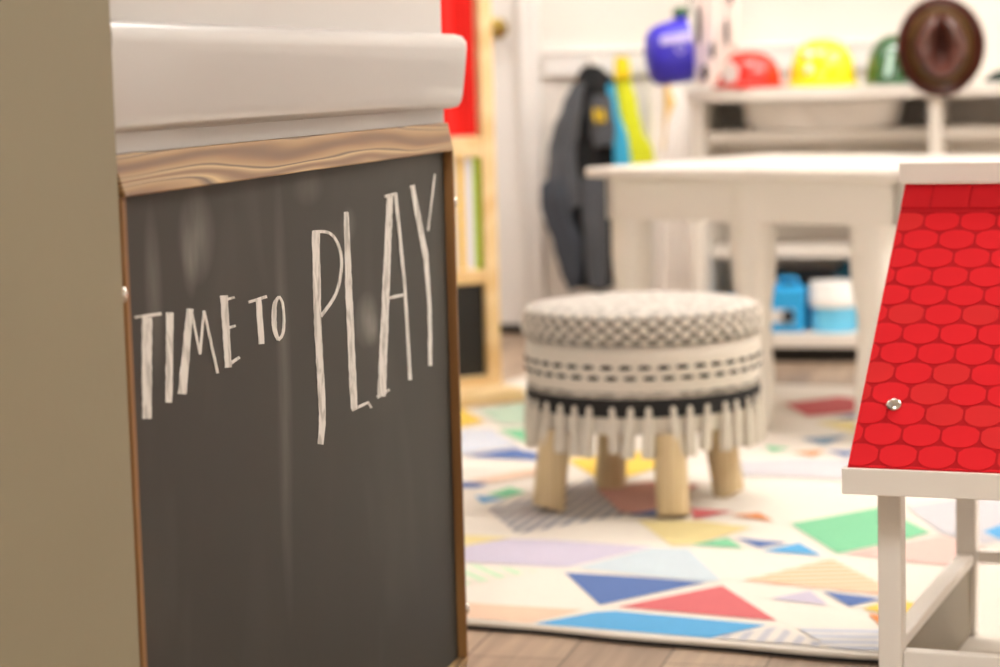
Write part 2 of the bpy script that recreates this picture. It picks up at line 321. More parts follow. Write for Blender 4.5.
LETTERS = {'T1': [([(1.6674, 0.563), (1.6779, 0.5624), (1.6886, 0.5618), (1.6994, 0.561), (1.7103, 0.5604), (1.7213, 0.5598)], [(1.6669, 0.5651), (1.6774, 0.5646), (1.688, 0.5642), (1.6987, 0.5638), (1.7097, 0.5631), (1.7206, 0.5627)]), ([(1.682, 0.5624), (1.6815, 0.5583), (1.68, 0.5543), (1.6797, 0.5502), (1.6801, 0.546), (1.6789, 0.542), (1.6783, 0.5379), (1.6783, 0.5337), (1.6781, 0.5296), (1.6777, 0.5255), (1.6765, 0.5215), (1.6767, 0.5173), (1.6757, 0.5132), (1.6753, 0.5091), (1.6756, 0.5049), (1.675, 0.5008), (1.6753, 0.4966), (1.6738, 0.4926), (1.6746, 0.4883), (1.6738, 0.4843), (1.6731, 0.4802)], [(1.7004, 0.5604), (1.7013, 0.5561), (1.7006, 0.552), (1.699, 0.5479), (1.6993, 0.5437), (1.6992, 0.5395), (1.6974, 0.5355), (1.6979, 0.5312), (1.6965, 0.5272), (1.6959, 0.5231), (1.6967, 0.5188), (1.6952, 0.5147), (1.6952, 0.5105), (1.6952, 0.5063), (1.6939, 0.5023), (1.6935, 0.4981), (1.6928, 0.494), (1.6918, 0.4899), (1.6923, 0.4856), (1.6916, 0.4815), (1.6908, 0.4774)])], 'I': [([(1.7312, 0.5612), (1.7314, 0.5569), (1.7306, 0.5528), (1.7304, 0.5486), (1.7299, 0.5445), (1.7285, 0.5404), (1.7291, 0.5361), (1.7276, 0.5321), (1.7278, 0.5279), (1.7273, 0.5237), (1.7269, 0.5195), (1.7253, 0.5155), (1.7249, 0.5114), (1.7253, 0.5071), (1.7235, 0.5031), (1.7237, 0.4989), (1.7229, 0.4948), (1.7227, 0.4905), (1.722, 0.4864)], [(1.7465, 0.5594), (1.7459, 0.5552), (1.7453, 0.5511), (1.7453, 0.5468), (1.7444, 0.5427), (1.7432, 0.5386), (1.7427, 0.5344), (1.7426, 0.5302), (1.7415, 0.526), (1.7411, 0.5219), (1.7407, 0.5176), (1.7404, 0.5134), (1.7398, 0.5093), (1.7383, 0.5052), (1.7382, 0.501), (1.7378, 0.4968), (1.737, 0.4926), (1.7356, 0.4886), (1.7349, 0.4844)])], 'M': [([(1.7759, 0.5598), (1.7744, 0.5556), (1.7732, 0.5514), (1.7706, 0.5474), (1.7697, 0.5432), (1.7671, 0.5392), (1.7666, 0.5349), (1.7653, 0.5308), (1.7628, 0.5268), (1.7621, 0.5225), (1.7602, 0.5185), (1.7589, 0.5143), (1.7563, 0.5104), (1.7544, 0.5064), (1.754, 0.5021), (1.7527, 0.4979), (1.7508, 0.4939), (1.7483, 0.49)], [(1.7912, 0.5576), (1.7885, 0.5536), (1.7873, 0.5493), (1.7861, 0.5451), (1.7843, 0.541), (1.7834, 0.5367), (1.7814, 0.5326), (1.7802, 0.5284), (1.7787, 0.5242), (1.7778, 0.5199), (1.7772, 0.5156), (1.775, 0.5116), (1.7735, 0.5075), (1.7722, 0.5033), (1.7706, 0.4991), (1.7693, 0.495), (1.7686, 0.4907), (1.7666, 0.4867)]), ([(1.7844, 0.5562), (1.7861, 0.5513), (1.7879, 0.5465), (1.7897, 0.5416), (1.7913, 0.5368), (1.793, 0.5319), (1.7949, 0.527), (1.7968, 0.5221), (1.7987, 0.5171)], [(1.7882, 0.556), (1.79, 0.5512), (1.7921, 0.5463), (1.7936, 0.5415), (1.7956, 0.5366), (1.7974, 0.5317), (1.7993, 0.5268), (1.8012, 0.5219), (1.8028, 0.5169)]), ([(1.8028, 0.5167), (1.8047, 0.5213), (1.806, 0.5259), (1.8078, 0.5305), (1.8094, 0.5351), (1.811, 0.5397), (1.8124, 0.5443), (1.8143, 0.5489), (1.8159, 0.5535)], [(1.7986, 0.5174), (1.8001, 0.522), (1.8018, 0.5265), (1.8034, 0.5311), (1.8051, 0.5357), (1.8066, 0.5403), (1.8081, 0.5449), (1.81, 0.5495), (1.8113, 0.5541)]), ([(1.8114, 0.5539), (1.8134, 0.5491), (1.8154, 0.5442), (1.8178, 0.5394), (1.8197, 0.5346), (1.8217, 0.5297), (1.824, 0.5248), (1.8258, 0.52), (1.8279, 0.5151), (1.83, 0.5102), (1.8321, 0.5052), (1.8342, 0.5003), (1.8364, 0.4953)], [(1.8155, 0.5538), (1.8177, 0.5489), (1.82, 0.5441), (1.822, 0.5393), (1.8243, 0.5344), (1.8266, 0.5295), (1.8284, 0.5247), (1.8306, 0.5198), (1.8328, 0.5149), (1.8353, 0.5099), (1.8373, 0.505), (1.8394, 0.5), (1.8416, 0.4951)])], 'E': [([(1.8529, 0.5629), (1.8538, 0.5582), (1.8548, 0.5535), (1.8543, 0.549), (1.8542, 0.5444), (1.8557, 0.5396), (1.8551, 0.535), (1.8565, 0.5303), (1.8556, 0.5257), (1.8564, 0.521), (1.8564, 0.5164), (1.8575, 0.5116), (1.8568, 0.507), (1.8583, 0.5022), (1.8576, 0.4976)], [(1.8709, 0.5615), (1.8708, 0.5569), (1.8702, 0.5523), (1.8711, 0.5476), (1.8715, 0.5429), (1.8714, 0.5382), (1.8718, 0.5335), (1.8725, 0.5288), (1.8716, 0.5242), (1.8722, 0.5195), (1.8724, 0.5148), (1.8728, 0.51), (1.8725, 0.5054), (1.8734, 0.5006), (1.8735, 0.4959)]), ([(1.8622, 0.557), (1.8746, 0.5569), (1.8871, 0.5569)], [(1.8608, 0.5595), (1.8734, 0.5591), (1.886, 0.559)]), ([(1.864, 0.5309), (1.8872, 0.5311)], [(1.8623, 0.5334), (1.8857, 0.5332)]), ([(1.866, 0.4977), (1.8801, 0.4996), (1.8944, 0.5014)], [(1.8621, 0.5005), (1.8766, 0.502), (1.891, 0.5038)])], 'T2': [([(1.9227, 0.5486), (1.9385, 0.5486), (1.9544, 0.5488), (1.9706, 0.5488)], [(1.9209, 0.5512), (1.9367, 0.5512), (1.9524, 0.5515), (1.9685, 0.5518)]), ([(1.9406, 0.5505), (1.9414, 0.5453), (1.9416, 0.54), (1.9413, 0.5348), (1.942, 0.5295), (1.9429, 0.5242), (1.9431, 0.5189), (1.9437, 0.5136), (1.9435, 0.5083)], [(1.9537, 0.5495), (1.9551, 0.5441), (1.9554, 0.5388), (1.9557, 0.5336), (1.9561, 0.5282), (1.9569, 0.5229), (1.9573, 0.5176), (1.9577, 0.5122), (1.9578, 0.5069)])], 'O': [([(1.9997, 0.5478), (1.9977, 0.5474), (1.9951, 0.5468), (1.9923, 0.5457), (1.9887, 0.5446), (1.986, 0.5429), (1.9844, 0.5408), (1.9829, 0.5385), (1.9819, 0.5358), (1.9812, 0.5331), (1.9804, 0.5304), (1.9807, 0.5274), (1.98, 0.5243), (1.9806, 0.5211), (1.9812, 0.5181), (1.9826, 0.5153), (1.9843, 0.5128), (1.9863, 0.5104), (1.989, 0.5085), (1.9906, 0.5068), (1.9921, 0.5057)], [(2.0044, 0.5461), (2.0031, 0.5454), (2.001, 0.5446), (1.9989, 0.5436), (1.9971, 0.5424), (1.9959, 0.5409), (1.9949, 0.5391), (1.9938, 0.5369), (1.9942, 0.5343), (1.9936, 0.5316), (1.9931, 0.529), (1.9924, 0.5262), (1.9932, 0.5231), (1.9932, 0.5201), (1.9929, 0.5172), (1.9937, 0.5147), (1.9949, 0.5126), (1.996, 0.5105), (1.997, 0.5087), (1.9983, 0.5071), (1.9991, 0.5059)]), ([(1.9996, 0.5466), (2.0009, 0.5457), (2.0025, 0.5446), (2.0047, 0.5433), (2.0065, 0.5418), (2.0075, 0.5399), (2.0088, 0.5375), (2.0093, 0.5346), (2.0101, 0.5314), (2.0105, 0.5282), (2.0102, 0.5252), (2.0099, 0.5223), (2.009, 0.5192), (2.0084, 0.5162), (2.0065, 0.5137), (2.0051, 0.5115), (2.0034, 0.51), (2.0007, 0.5089), (1.9974, 0.5082), (1.995, 0.5074), (1.993, 0.5069)], [(2.0049, 0.5473), (2.006, 0.5465), (2.0079, 0.5453), (2.0099, 0.5438), (2.0123, 0.542), (2.014, 0.5398), (2.0148, 0.5372), (2.0156, 0.5342), (2.016, 0.531), (2.0165, 0.5277), (2.0165, 0.5246), (2.0165, 0.5215), (2.0155, 0.5184), (2.0152, 0.5152), (2.014, 0.5124), (2.012, 0.5101), (2.0094, 0.5082), (2.0064, 0.5067), (2.0029, 0.5058), (1.9999, 0.5052), (1.9984, 0.5045)])], 'P': [([(2.1038, 0.6022), (2.1024, 0.5961), (2.1016, 0.59), (2.1021, 0.5841), (2.1027, 0.5783), (2.1019, 0.5725), (2.1021, 0.5674), (2.1014, 0.5624), (2.1004, 0.5573), (2.1002, 0.5523), (2.0996, 0.547), (2.1, 0.5417), (2.0995, 0.5365), (2.0997, 0.5311), (2.0989, 0.5246), (2.1003, 0.5179), (2.0987, 0.5115), (2.0998, 0.5049), (2.0991, 0.4985), (2.1003, 0.492), (2.1013, 0.4868), (2.1016, 0.4817), (2.1017, 0.4766), (2.1007, 0.4716), (2.1023, 0.4648), (2.1024, 0.4581), (2.1034, 0.4514), (2.1023, 0.4456), (2.1028, 0.4395), (2.1041, 0.4334), (2.1035, 0.4262), (2.1049, 0.4187), (2.1031, 0.4137), (2.1032, 0.4084), (2.1016, 0.401), (2.0996, 0.3958), (2.0975, 0.3921), (2.0972, 0.3887)], [(2.1262, 0.6007), (2.1253, 0.5945), (2.1243, 0.5883), (2.1237, 0.5825), (2.1231, 0.5767), (2.1229, 0.5708), (2.1243, 0.5656), (2.1238, 0.5605), (2.1232, 0.5554), (2.1233, 0.5502), (2.1226, 0.5449), (2.1223, 0.5396), (2.1217, 0.5343), (2.1207, 0.5291), (2.1212, 0.5225), (2.1204, 0.5159), (2.1204, 0.5093), (2.1213, 0.5027), (2.1207, 0.4963), (2.1209, 0.4898), (2.122, 0.4846), (2.1224, 0.4794), (2.1211, 0.4744), (2.1226, 0.4692), (2.1224, 0.4625), (2.1231, 0.4557), (2.1236, 0.449), (2.1236, 0.4429), (2.1243, 0.4368), (2.1243, 0.4307), (2.1238, 0.4234), (2.1237, 0.416), (2.1224, 0.4107), (2.1227, 0.4051), (2.1189, 0.3978), (2.1165, 0.3924), (2.1146, 0.3885), (2.1131, 0.3854)]), ([(2.1062, 0.5994), (2.1127, 0.5989), (2.122, 0.5984), (2.1325, 0.5978), (2.1424, 0.5968), (2.1501, 0.5954), (2.1568, 0.5938), (2.1625, 0.5916), (2.1678, 0.589), (2.1729, 0.586), (2.1766, 0.5827), (2.1803, 0.5789), (2.1831, 0.5748), (2.1856, 0.5704), (2.1864, 0.5657), (2.1862, 0.5609), (2.1844, 0.5557), (2.1815, 0.55), (2.1774, 0.5442), (2.1717, 0.5388), (2.1656, 0.5339), (2.1566, 0.5296), (2.1455, 0.5254), (2.1336, 0.5217), (2.1236, 0.5185), (2.1161, 0.5163)], [(2.1063, 0.6024), (2.1126, 0.6021), (2.122, 0.6016), (2.133, 0.6009), (2.1443, 0.5997), (2.1542, 0.598), (2.1624, 0.5958), (2.1692, 0.5931), (2.175, 0.5901), (2.1801, 0.5867), (2.185, 0.5831), (2.1882, 0.5791), (2.1919, 0.5748), (2.1936, 0.5701), (2.1952, 0.5652), (2.1944, 0.5601), (2.1925, 0.5547), (2.1895, 0.5488), (2.1857, 0.5428), (2.18, 0.5372), (2.1729, 0.5321), (2.1636, 0.5275), (2.1527, 0.5229), (2.1408, 0.5191), (2.1305, 0.5159), (2.1235, 0.5136)])], 'L': [([(2.204, 0.6145), (2.2041, 0.6082), (2.2024, 0.602), (2.2023, 0.5961), (2.2022, 0.5902), (2.2024, 0.5843), (2.2022, 0.5791), (2.2024, 0.5739), (2.2017, 0.5687), (2.2018, 0.5635), (2.2017, 0.5579), (2.2013, 0.5524), (2.2011, 0.5469), (2.2, 0.5414), (2.2002, 0.536), (2.2004, 0.5306), (2.199, 0.5254), (2.2003, 0.5199), (2.2007, 0.5141), (2.2005, 0.5084), (2.1999, 0.5027), (2.2012, 0.4968), (2.2013, 0.4904), (2.2018, 0.484), (2.2017, 0.4776), (2.2022, 0.4711), (2.2019, 0.4648), (2.2016, 0.4586), (2.2011, 0.4523), (2.2029, 0.4458), (2.2016, 0.4404), (2.2018, 0.4349), (2.2022, 0.4294), (2.2029, 0.4239), (2.2044, 0.4159), (2.2046, 0.4082)], [(2.2181, 0.6137), (2.2194, 0.6073), (2.2189, 0.601), (2.2192, 0.595), (2.2201, 0.589), (2.2199, 0.5831), (2.2199, 0.5779), (2.2196, 0.5726), (2.2208, 0.5673), (2.2207, 0.562), (2.2213, 0.5564), (2.2199, 0.5509), (2.2216, 0.5452), (2.2217, 0.5396), (2.2204, 0.5343), (2.2213, 0.5288), (2.221, 0.5234), (2.2226, 0.5178), (2.223, 0.512), (2.2224, 0.5063), (2.2232, 0.5004), (2.2232, 0.4946), (2.2232, 0.4882), (2.2236, 0.4817), (2.2227, 0.4753), (2.2231, 0.4688), (2.2247, 0.4623), (2.2237, 0.456), (2.2236, 0.4496), (2.2255, 0.443), (2.2252, 0.4376), (2.2241, 0.4322), (2.2257, 0.4264), (2.2262, 0.4208), (2.2253, 0.4132), (2.2262, 0.4053)]), ([(2.2093, 0.4046), (2.2269, 0.4048), (2.245, 0.4048), (2.263, 0.4051)], [(2.2054, 0.4081), (2.2232, 0.408), (2.2415, 0.4079), (2.2601, 0.4076)]), ([(2.2572, 0.4072), (2.2704, 0.3988)], [(2.2636, 0.4075), (2.2748, 0.399)])], 'A': [([(2.3527, 0.6226), (2.3518, 0.6172), (2.3492, 0.6118), (2.3489, 0.6063), (2.3477, 0.6009), (2.3463, 0.5955), (2.3438, 0.5901), (2.3428, 0.5847), (2.3417, 0.5792), (2.3401, 0.5739), (2.3387, 0.5685), (2.3373, 0.5631), (2.3363, 0.5576), (2.3335, 0.5524), (2.3328, 0.5469), (2.3317, 0.5415), (2.3289, 0.5363), (2.3272, 0.5309), (2.3276, 0.5254), (2.3252, 0.5201), (2.3235, 0.5148), (2.3227, 0.5093), (2.322, 0.5039), (2.3204, 0.4986), (2.3184, 0.4933), (2.3165, 0.488), (2.3157, 0.4826), (2.3138, 0.4773), (2.3114, 0.4721), (2.3115, 0.4666), (2.3095, 0.4613), (2.3073, 0.4561), (2.3069, 0.4506), (2.3044, 0.4455), (2.3027, 0.4402), (2.302, 0.4348), (2.3022, 0.4292), (2.2987, 0.4242), (2.2971, 0.4189), (2.2965, 0.4135), (2.296, 0.4081)], [(2.3747, 0.6211), (2.3742, 0.6155), (2.3719, 0.6101), (2.3722, 0.6045), (2.369, 0.5992), (2.3694, 0.5936), (2.3684, 0.5881), (2.3652, 0.5828), (2.3654, 0.5772), (2.3628, 0.5718), (2.3623, 0.5663), (2.361, 0.5608), (2.3588, 0.5555), (2.3591, 0.5498), (2.3564, 0.5445), (2.3562, 0.539), (2.3548, 0.5335), (2.3536, 0.5281), (2.3525, 0.5226), (2.3513, 0.5172), (2.3486, 0.5119), (2.3492, 0.5062), (2.3462, 0.501), (2.3455, 0.4955), (2.3443, 0.4901), (2.3427, 0.4847), (2.3427, 0.4791), (2.3421, 0.4736), (2.3391, 0.4684), (2.3386, 0.4629), (2.3369, 0.4576), (2.3352, 0.4522), (2.3337, 0.4468), (2.3337, 0.4413), (2.3313, 0.436), (2.3312, 0.4304), (2.3306, 0.425), (2.3274, 0.4199), (2.328, 0.4142), (2.3261, 0.4089), (2.3235, 0.4037)]), ([(2.3776, 0.6234), (2.3797, 0.6165), (2.3814, 0.6096), (2.3823, 0.6031), (2.3847, 0.5966), (2.3867, 0.5901), (2.3872, 0.5844), (2.3894, 0.5786), (2.3908, 0.5729), (2.3914, 0.5672), (2.3928, 0.5612), (2.3942, 0.5552), (2.3955, 0.5492), (2.3968, 0.5431), (2.3993, 0.5355), (2.4002, 0.5279), (2.4021, 0.5202), (2.4022, 0.5145), (2.4031, 0.5086), (2.4036, 0.5028), (2.4046, 0.4969), (2.4055, 0.4905), (2.4059, 0.4841), (2.4065, 0.4777), (2.4073, 0.4713), (2.4078, 0.4651), (2.4081, 0.4589), (2.4081, 0.4527), (2.4088, 0.4464), (2.4088, 0.4393), (2.4095, 0.4322), (2.4098, 0.425), (2.4105, 0.4174), (2.4109, 0.4098)], [(2.3906, 0.623), (2.3918, 0.6161), (2.3937, 0.6092), (2.3955, 0.6027), (2.3966, 0.5962), (2.3983, 0.5896), (2.4, 0.5839), (2.4009, 0.5781), (2.4023, 0.5724), (2.4035, 0.5666), (2.4055, 0.5605), (2.406, 0.5545), (2.4081, 0.5484), (2.4085, 0.5424), (2.4101, 0.5348), (2.4117, 0.5271), (2.4133, 0.5194), (2.4141, 0.5135), (2.4148, 0.5077), (2.4151, 0.5018), (2.416, 0.4959), (2.4173, 0.4894), (2.4175, 0.4831), (2.4184, 0.4766), (2.4191, 0.4702), (2.42, 0.4639), (2.4203, 0.4576), (2.4205, 0.4514), (2.4209, 0.4451), (2.4217, 0.4379), (2.4219, 0.4307), (2.4224, 0.4235), (2.4236, 0.4158), (2.4242, 0.4082)]), ([(2.3472, 0.5084), (2.3669, 0.5076), (2.3869, 0.5069), (2.4071, 0.5062)], [(2.3453, 0.5118), (2.3649, 0.5112), (2.3847, 0.5106), (2.4051, 0.5096)]), ([(2.2964, 0.4053), (2.3181, 0.4067), (2.3401, 0.4081)], [(2.2911, 0.4087), (2.3134, 0.4097), (2.336, 0.4107)]), ([(2.3457, 0.6205), (2.3666, 0.621), (2.3879, 0.6215)], [(2.3433, 0.6238), (2.3643, 0.6241), (2.3856, 0.6246)])], 'Y': [([(2.4397, 0.629), (2.4431, 0.623), (2.4449, 0.6169), (2.4498, 0.6108), (2.453, 0.6047), (2.4552, 0.5986), (2.459, 0.5925), (2.462, 0.5863), (2.4652, 0.5802), (2.4687, 0.574), (2.471, 0.5678), (2.4757, 0.5615), (2.4771, 0.5553), (2.4809, 0.5491), (2.4837, 0.5428)], [(2.4589, 0.629), (2.461, 0.623), (2.4644, 0.6169), (2.4693, 0.6107), (2.4724, 0.6046), (2.4751, 0.5984), (2.48, 0.5922), (2.4821, 0.5861), (2.4865, 0.5798), (2.4888, 0.5736), (2.4924, 0.5674), (2.4957, 0.5611), (2.5001, 0.5548), (2.504, 0.5484), (2.5071, 0.5421)]), ([(2.4852, 0.5467), (2.4876, 0.5376), (2.4875, 0.5312), (2.4892, 0.5248), (2.4906, 0.5173), (2.492, 0.5098), (2.4931, 0.5021), (2.4948, 0.4943), (2.4954, 0.4871), (2.4953, 0.4801), (2.4951, 0.4731), (2.4955, 0.466), (2.4956, 0.4585), (2.4956, 0.451), (2.4941, 0.4439), (2.4937, 0.4367), (2.4937, 0.4305), (2.4927, 0.4244), (2.4924, 0.4156)], [(2.5052, 0.5454), (2.5055, 0.5364), (2.5066, 0.53), (2.508, 0.5235), (2.5085, 0.516), (2.5084, 0.5085), (2.5093, 0.5007), (2.5102, 0.493), (2.5107, 0.4858), (2.5114, 0.4785), (2.5107, 0.4715), (2.5114, 0.4643), (2.511, 0.4568), (2.5105, 0.4493), (2.51, 0.442), (2.5089, 0.4349), (2.5083, 0.4287), (2.5075, 0.4225), (2.507, 0.4137)]), ([(2.5397, 0.6377), (2.5365, 0.6317), (2.5328, 0.6259), (2.5297, 0.6199), (2.5263, 0.614), (2.5231, 0.6081), (2.5197, 0.6023), (2.5166, 0.5964), (2.5134, 0.5905), (2.5097, 0.5847), (2.5064, 0.5789), (2.5035, 0.573)], [(2.5457, 0.6372), (2.5428, 0.6312), (2.5395, 0.6253), (2.536, 0.6194), (2.5333, 0.6134), (2.5298, 0.6075), (2.5269, 0.6016), (2.5238, 0.5957), (2.5205, 0.5898), (2.5172, 0.584), (2.5139, 0.5781), (2.5108, 0.5723)])]}
for key, strokes in LETTERS.items():
    b = MB(); b.T = Matrix.Translation((0, oy, 0))
    for k, (Lp, Rp) in enumerate(strokes):
        x = .0006+.00015*k; n = len(Lp)
        vs = [(x, y, z) for y, z in Lp]+[(x, y, z) for y, z in Rp]+[(.0001, y, z) for y, z in Lp]+[(.0001, y, z) for y, z in Rp]
        fs = []
        for i in range(n-1):
            fs.append((i, i+1, n+i+1, n+i)); fs.append((i, 2*n+i, 2*n+i+1, i+1)); fs.append((n+i, n+i+1, 3*n+i+1, 3*n+i))
        fs += [(0, n, 3*n, 2*n), (n-1, 3*n-1, 4*n-1, 2*n-1)]
        b.add(vs, fs)
    cbbuild(b, 'chalk_letter', M['chalk'])
# wiped chalk smudges
def smudges(m, spots):
    nt = m.node_tree; pb = nt.nodes['Principled BSDF']; src = pb.inputs['Base Color'].links[0].from_socket
    tc = nt.nodes.new('ShaderNodeTexCoord'); n = nt.nodes.new('ShaderNodeTexNoise'); n.inputs['Scale'].default_value = 18; n.inputs['Detail'].default_value = 5
    mp0 = nt.nodes.new('ShaderNodeMapping'); mp0.inputs['Scale'].default_value = (1, 2.5, .6); mp0.inputs['Rotation'].default_value = (.6, 0, 0)
    nt.links.new(tc.outputs['Object'], mp0.inputs['Vector']); nt.links.new(mp0.outputs['Vector'], n.inputs['Vector'])
    for y, z, ry, rz, k in spots:
        a = nt.nodes.new('ShaderNodeVectorMath'); a.operation = 'SUBTRACT'; a.inputs[1].default_value = (0, y, z)
        nt.links.new(tc.outputs['Object'], a.inputs[0])
        c_ = nt.nodes.new('ShaderNodeVectorMath'); c_.operation = 'MULTIPLY'; c_.inputs[1].default_value = (0, 1/ry, 1/rz)
        nt.links.new(a.outputs[0], c_.inputs[0])
        l = nt.nodes.new('ShaderNodeVectorMath'); l.operation = 'LENGTH'; nt.links.new(c_.outputs[0], l.inputs[0])
        r = nt.nodes.new('ShaderNodeMapRange'); r.inputs['From Min'].default_value = 0; r.inputs['From Max'].default_value = 1
        r.inputs['To Min'].default_value = k; r.inputs['To Max'].default_value = 0; nt.links.new(l.outputs['Value'], r.inputs['Value'])
        g = nt.nodes.new('ShaderNodeMath'); g.operation = 'MULTIPLY'; nt.links.new(r.outputs[0], g.inputs[0]); nt.links.new(n.outputs['Fac'], g.inputs[1])
        mx = nt.nodes.new('ShaderNodeMix'); mx.data_type = 'RGBA'; nt.links.new(g.outputs[0], mx.inputs[0])
        nt.links.new(src, mx.inputs[6]); mx.inputs[7].default_value = (*s(200, 198, 190), 1); src = mx.outputs[2]
    nt.links.new(src, pb.inputs['Base Color'])
smudges(M['board'], ((.150, .495, .045, .032, .55), (.168, .482, .03, .02, .4), (-.312, .620, .045, .045, .45), (-.33, .600, .02, .035, .3), (-.108, .50, .022, .18, .2), (-.118, .36, .02, .14, .14), (-.41, .58, .02, .08, .3), (-.02, .645, .05, .02, .15), (.10, .60, .03, .02, .25)))

# ------------------------------------------------------------ rug
def rugmats():
    d = {'lavender': s(214, 206, 226), 'paleblue': s(212, 226, 234), 'navy': s(92, 122, 184), 'red': s(222, 112, 116), 'blue': s(94, 178, 232),
         'peach': s(246, 212, 184), 'yellowpale': s(244, 226, 162), 'green': s(134, 212, 164), 'pink': s(240, 200, 190), 'yellow': s(250, 212, 92),
         'orange': s(240, 150, 84), 'paleviolet': s(214, 210, 214), 'slate': s(140, 170, 196), 'mint': s(206, 232, 208), 'rose': s(226, 170, 156)}
    o = {k: mat('rug_'+k, tuple(v*.78 for v in c), .95, noise=.07, nscale=60, bump=.3, bscale=500) for k, c in d.items()}
    cream = s(223, 215, 203)
    o['greystripe'] = stripes('rug_grey_stripes', s(116, 120, 138), s(206, 200, 191), 14, R(4))
    o['greyticks'] = stripes('rug_grey_ticks', s(184, 184, 192), s(216, 210, 202), 13, R(4))
    o['greenstripe'] = stripes('rug_green_stripes', s(186, 216, 182), cream, 10, R(-40))
    o['peachstripe'] = stripes('rug_peach_stripes', s(222, 160, 118), s(230, 204, 180), 12, R(75))
    o['bluestripe'] = stripes('rug_blue_stripes', s(172, 180, 200), s(216, 212, 206), 11, R(85))
    o['palebluestripe'] = stripes('rug_paleblue_stripes', s(160, 182, 214), s(222, 216, 208), 10, R(70))
    return o
RM = rugmats(); keys = list(RM)
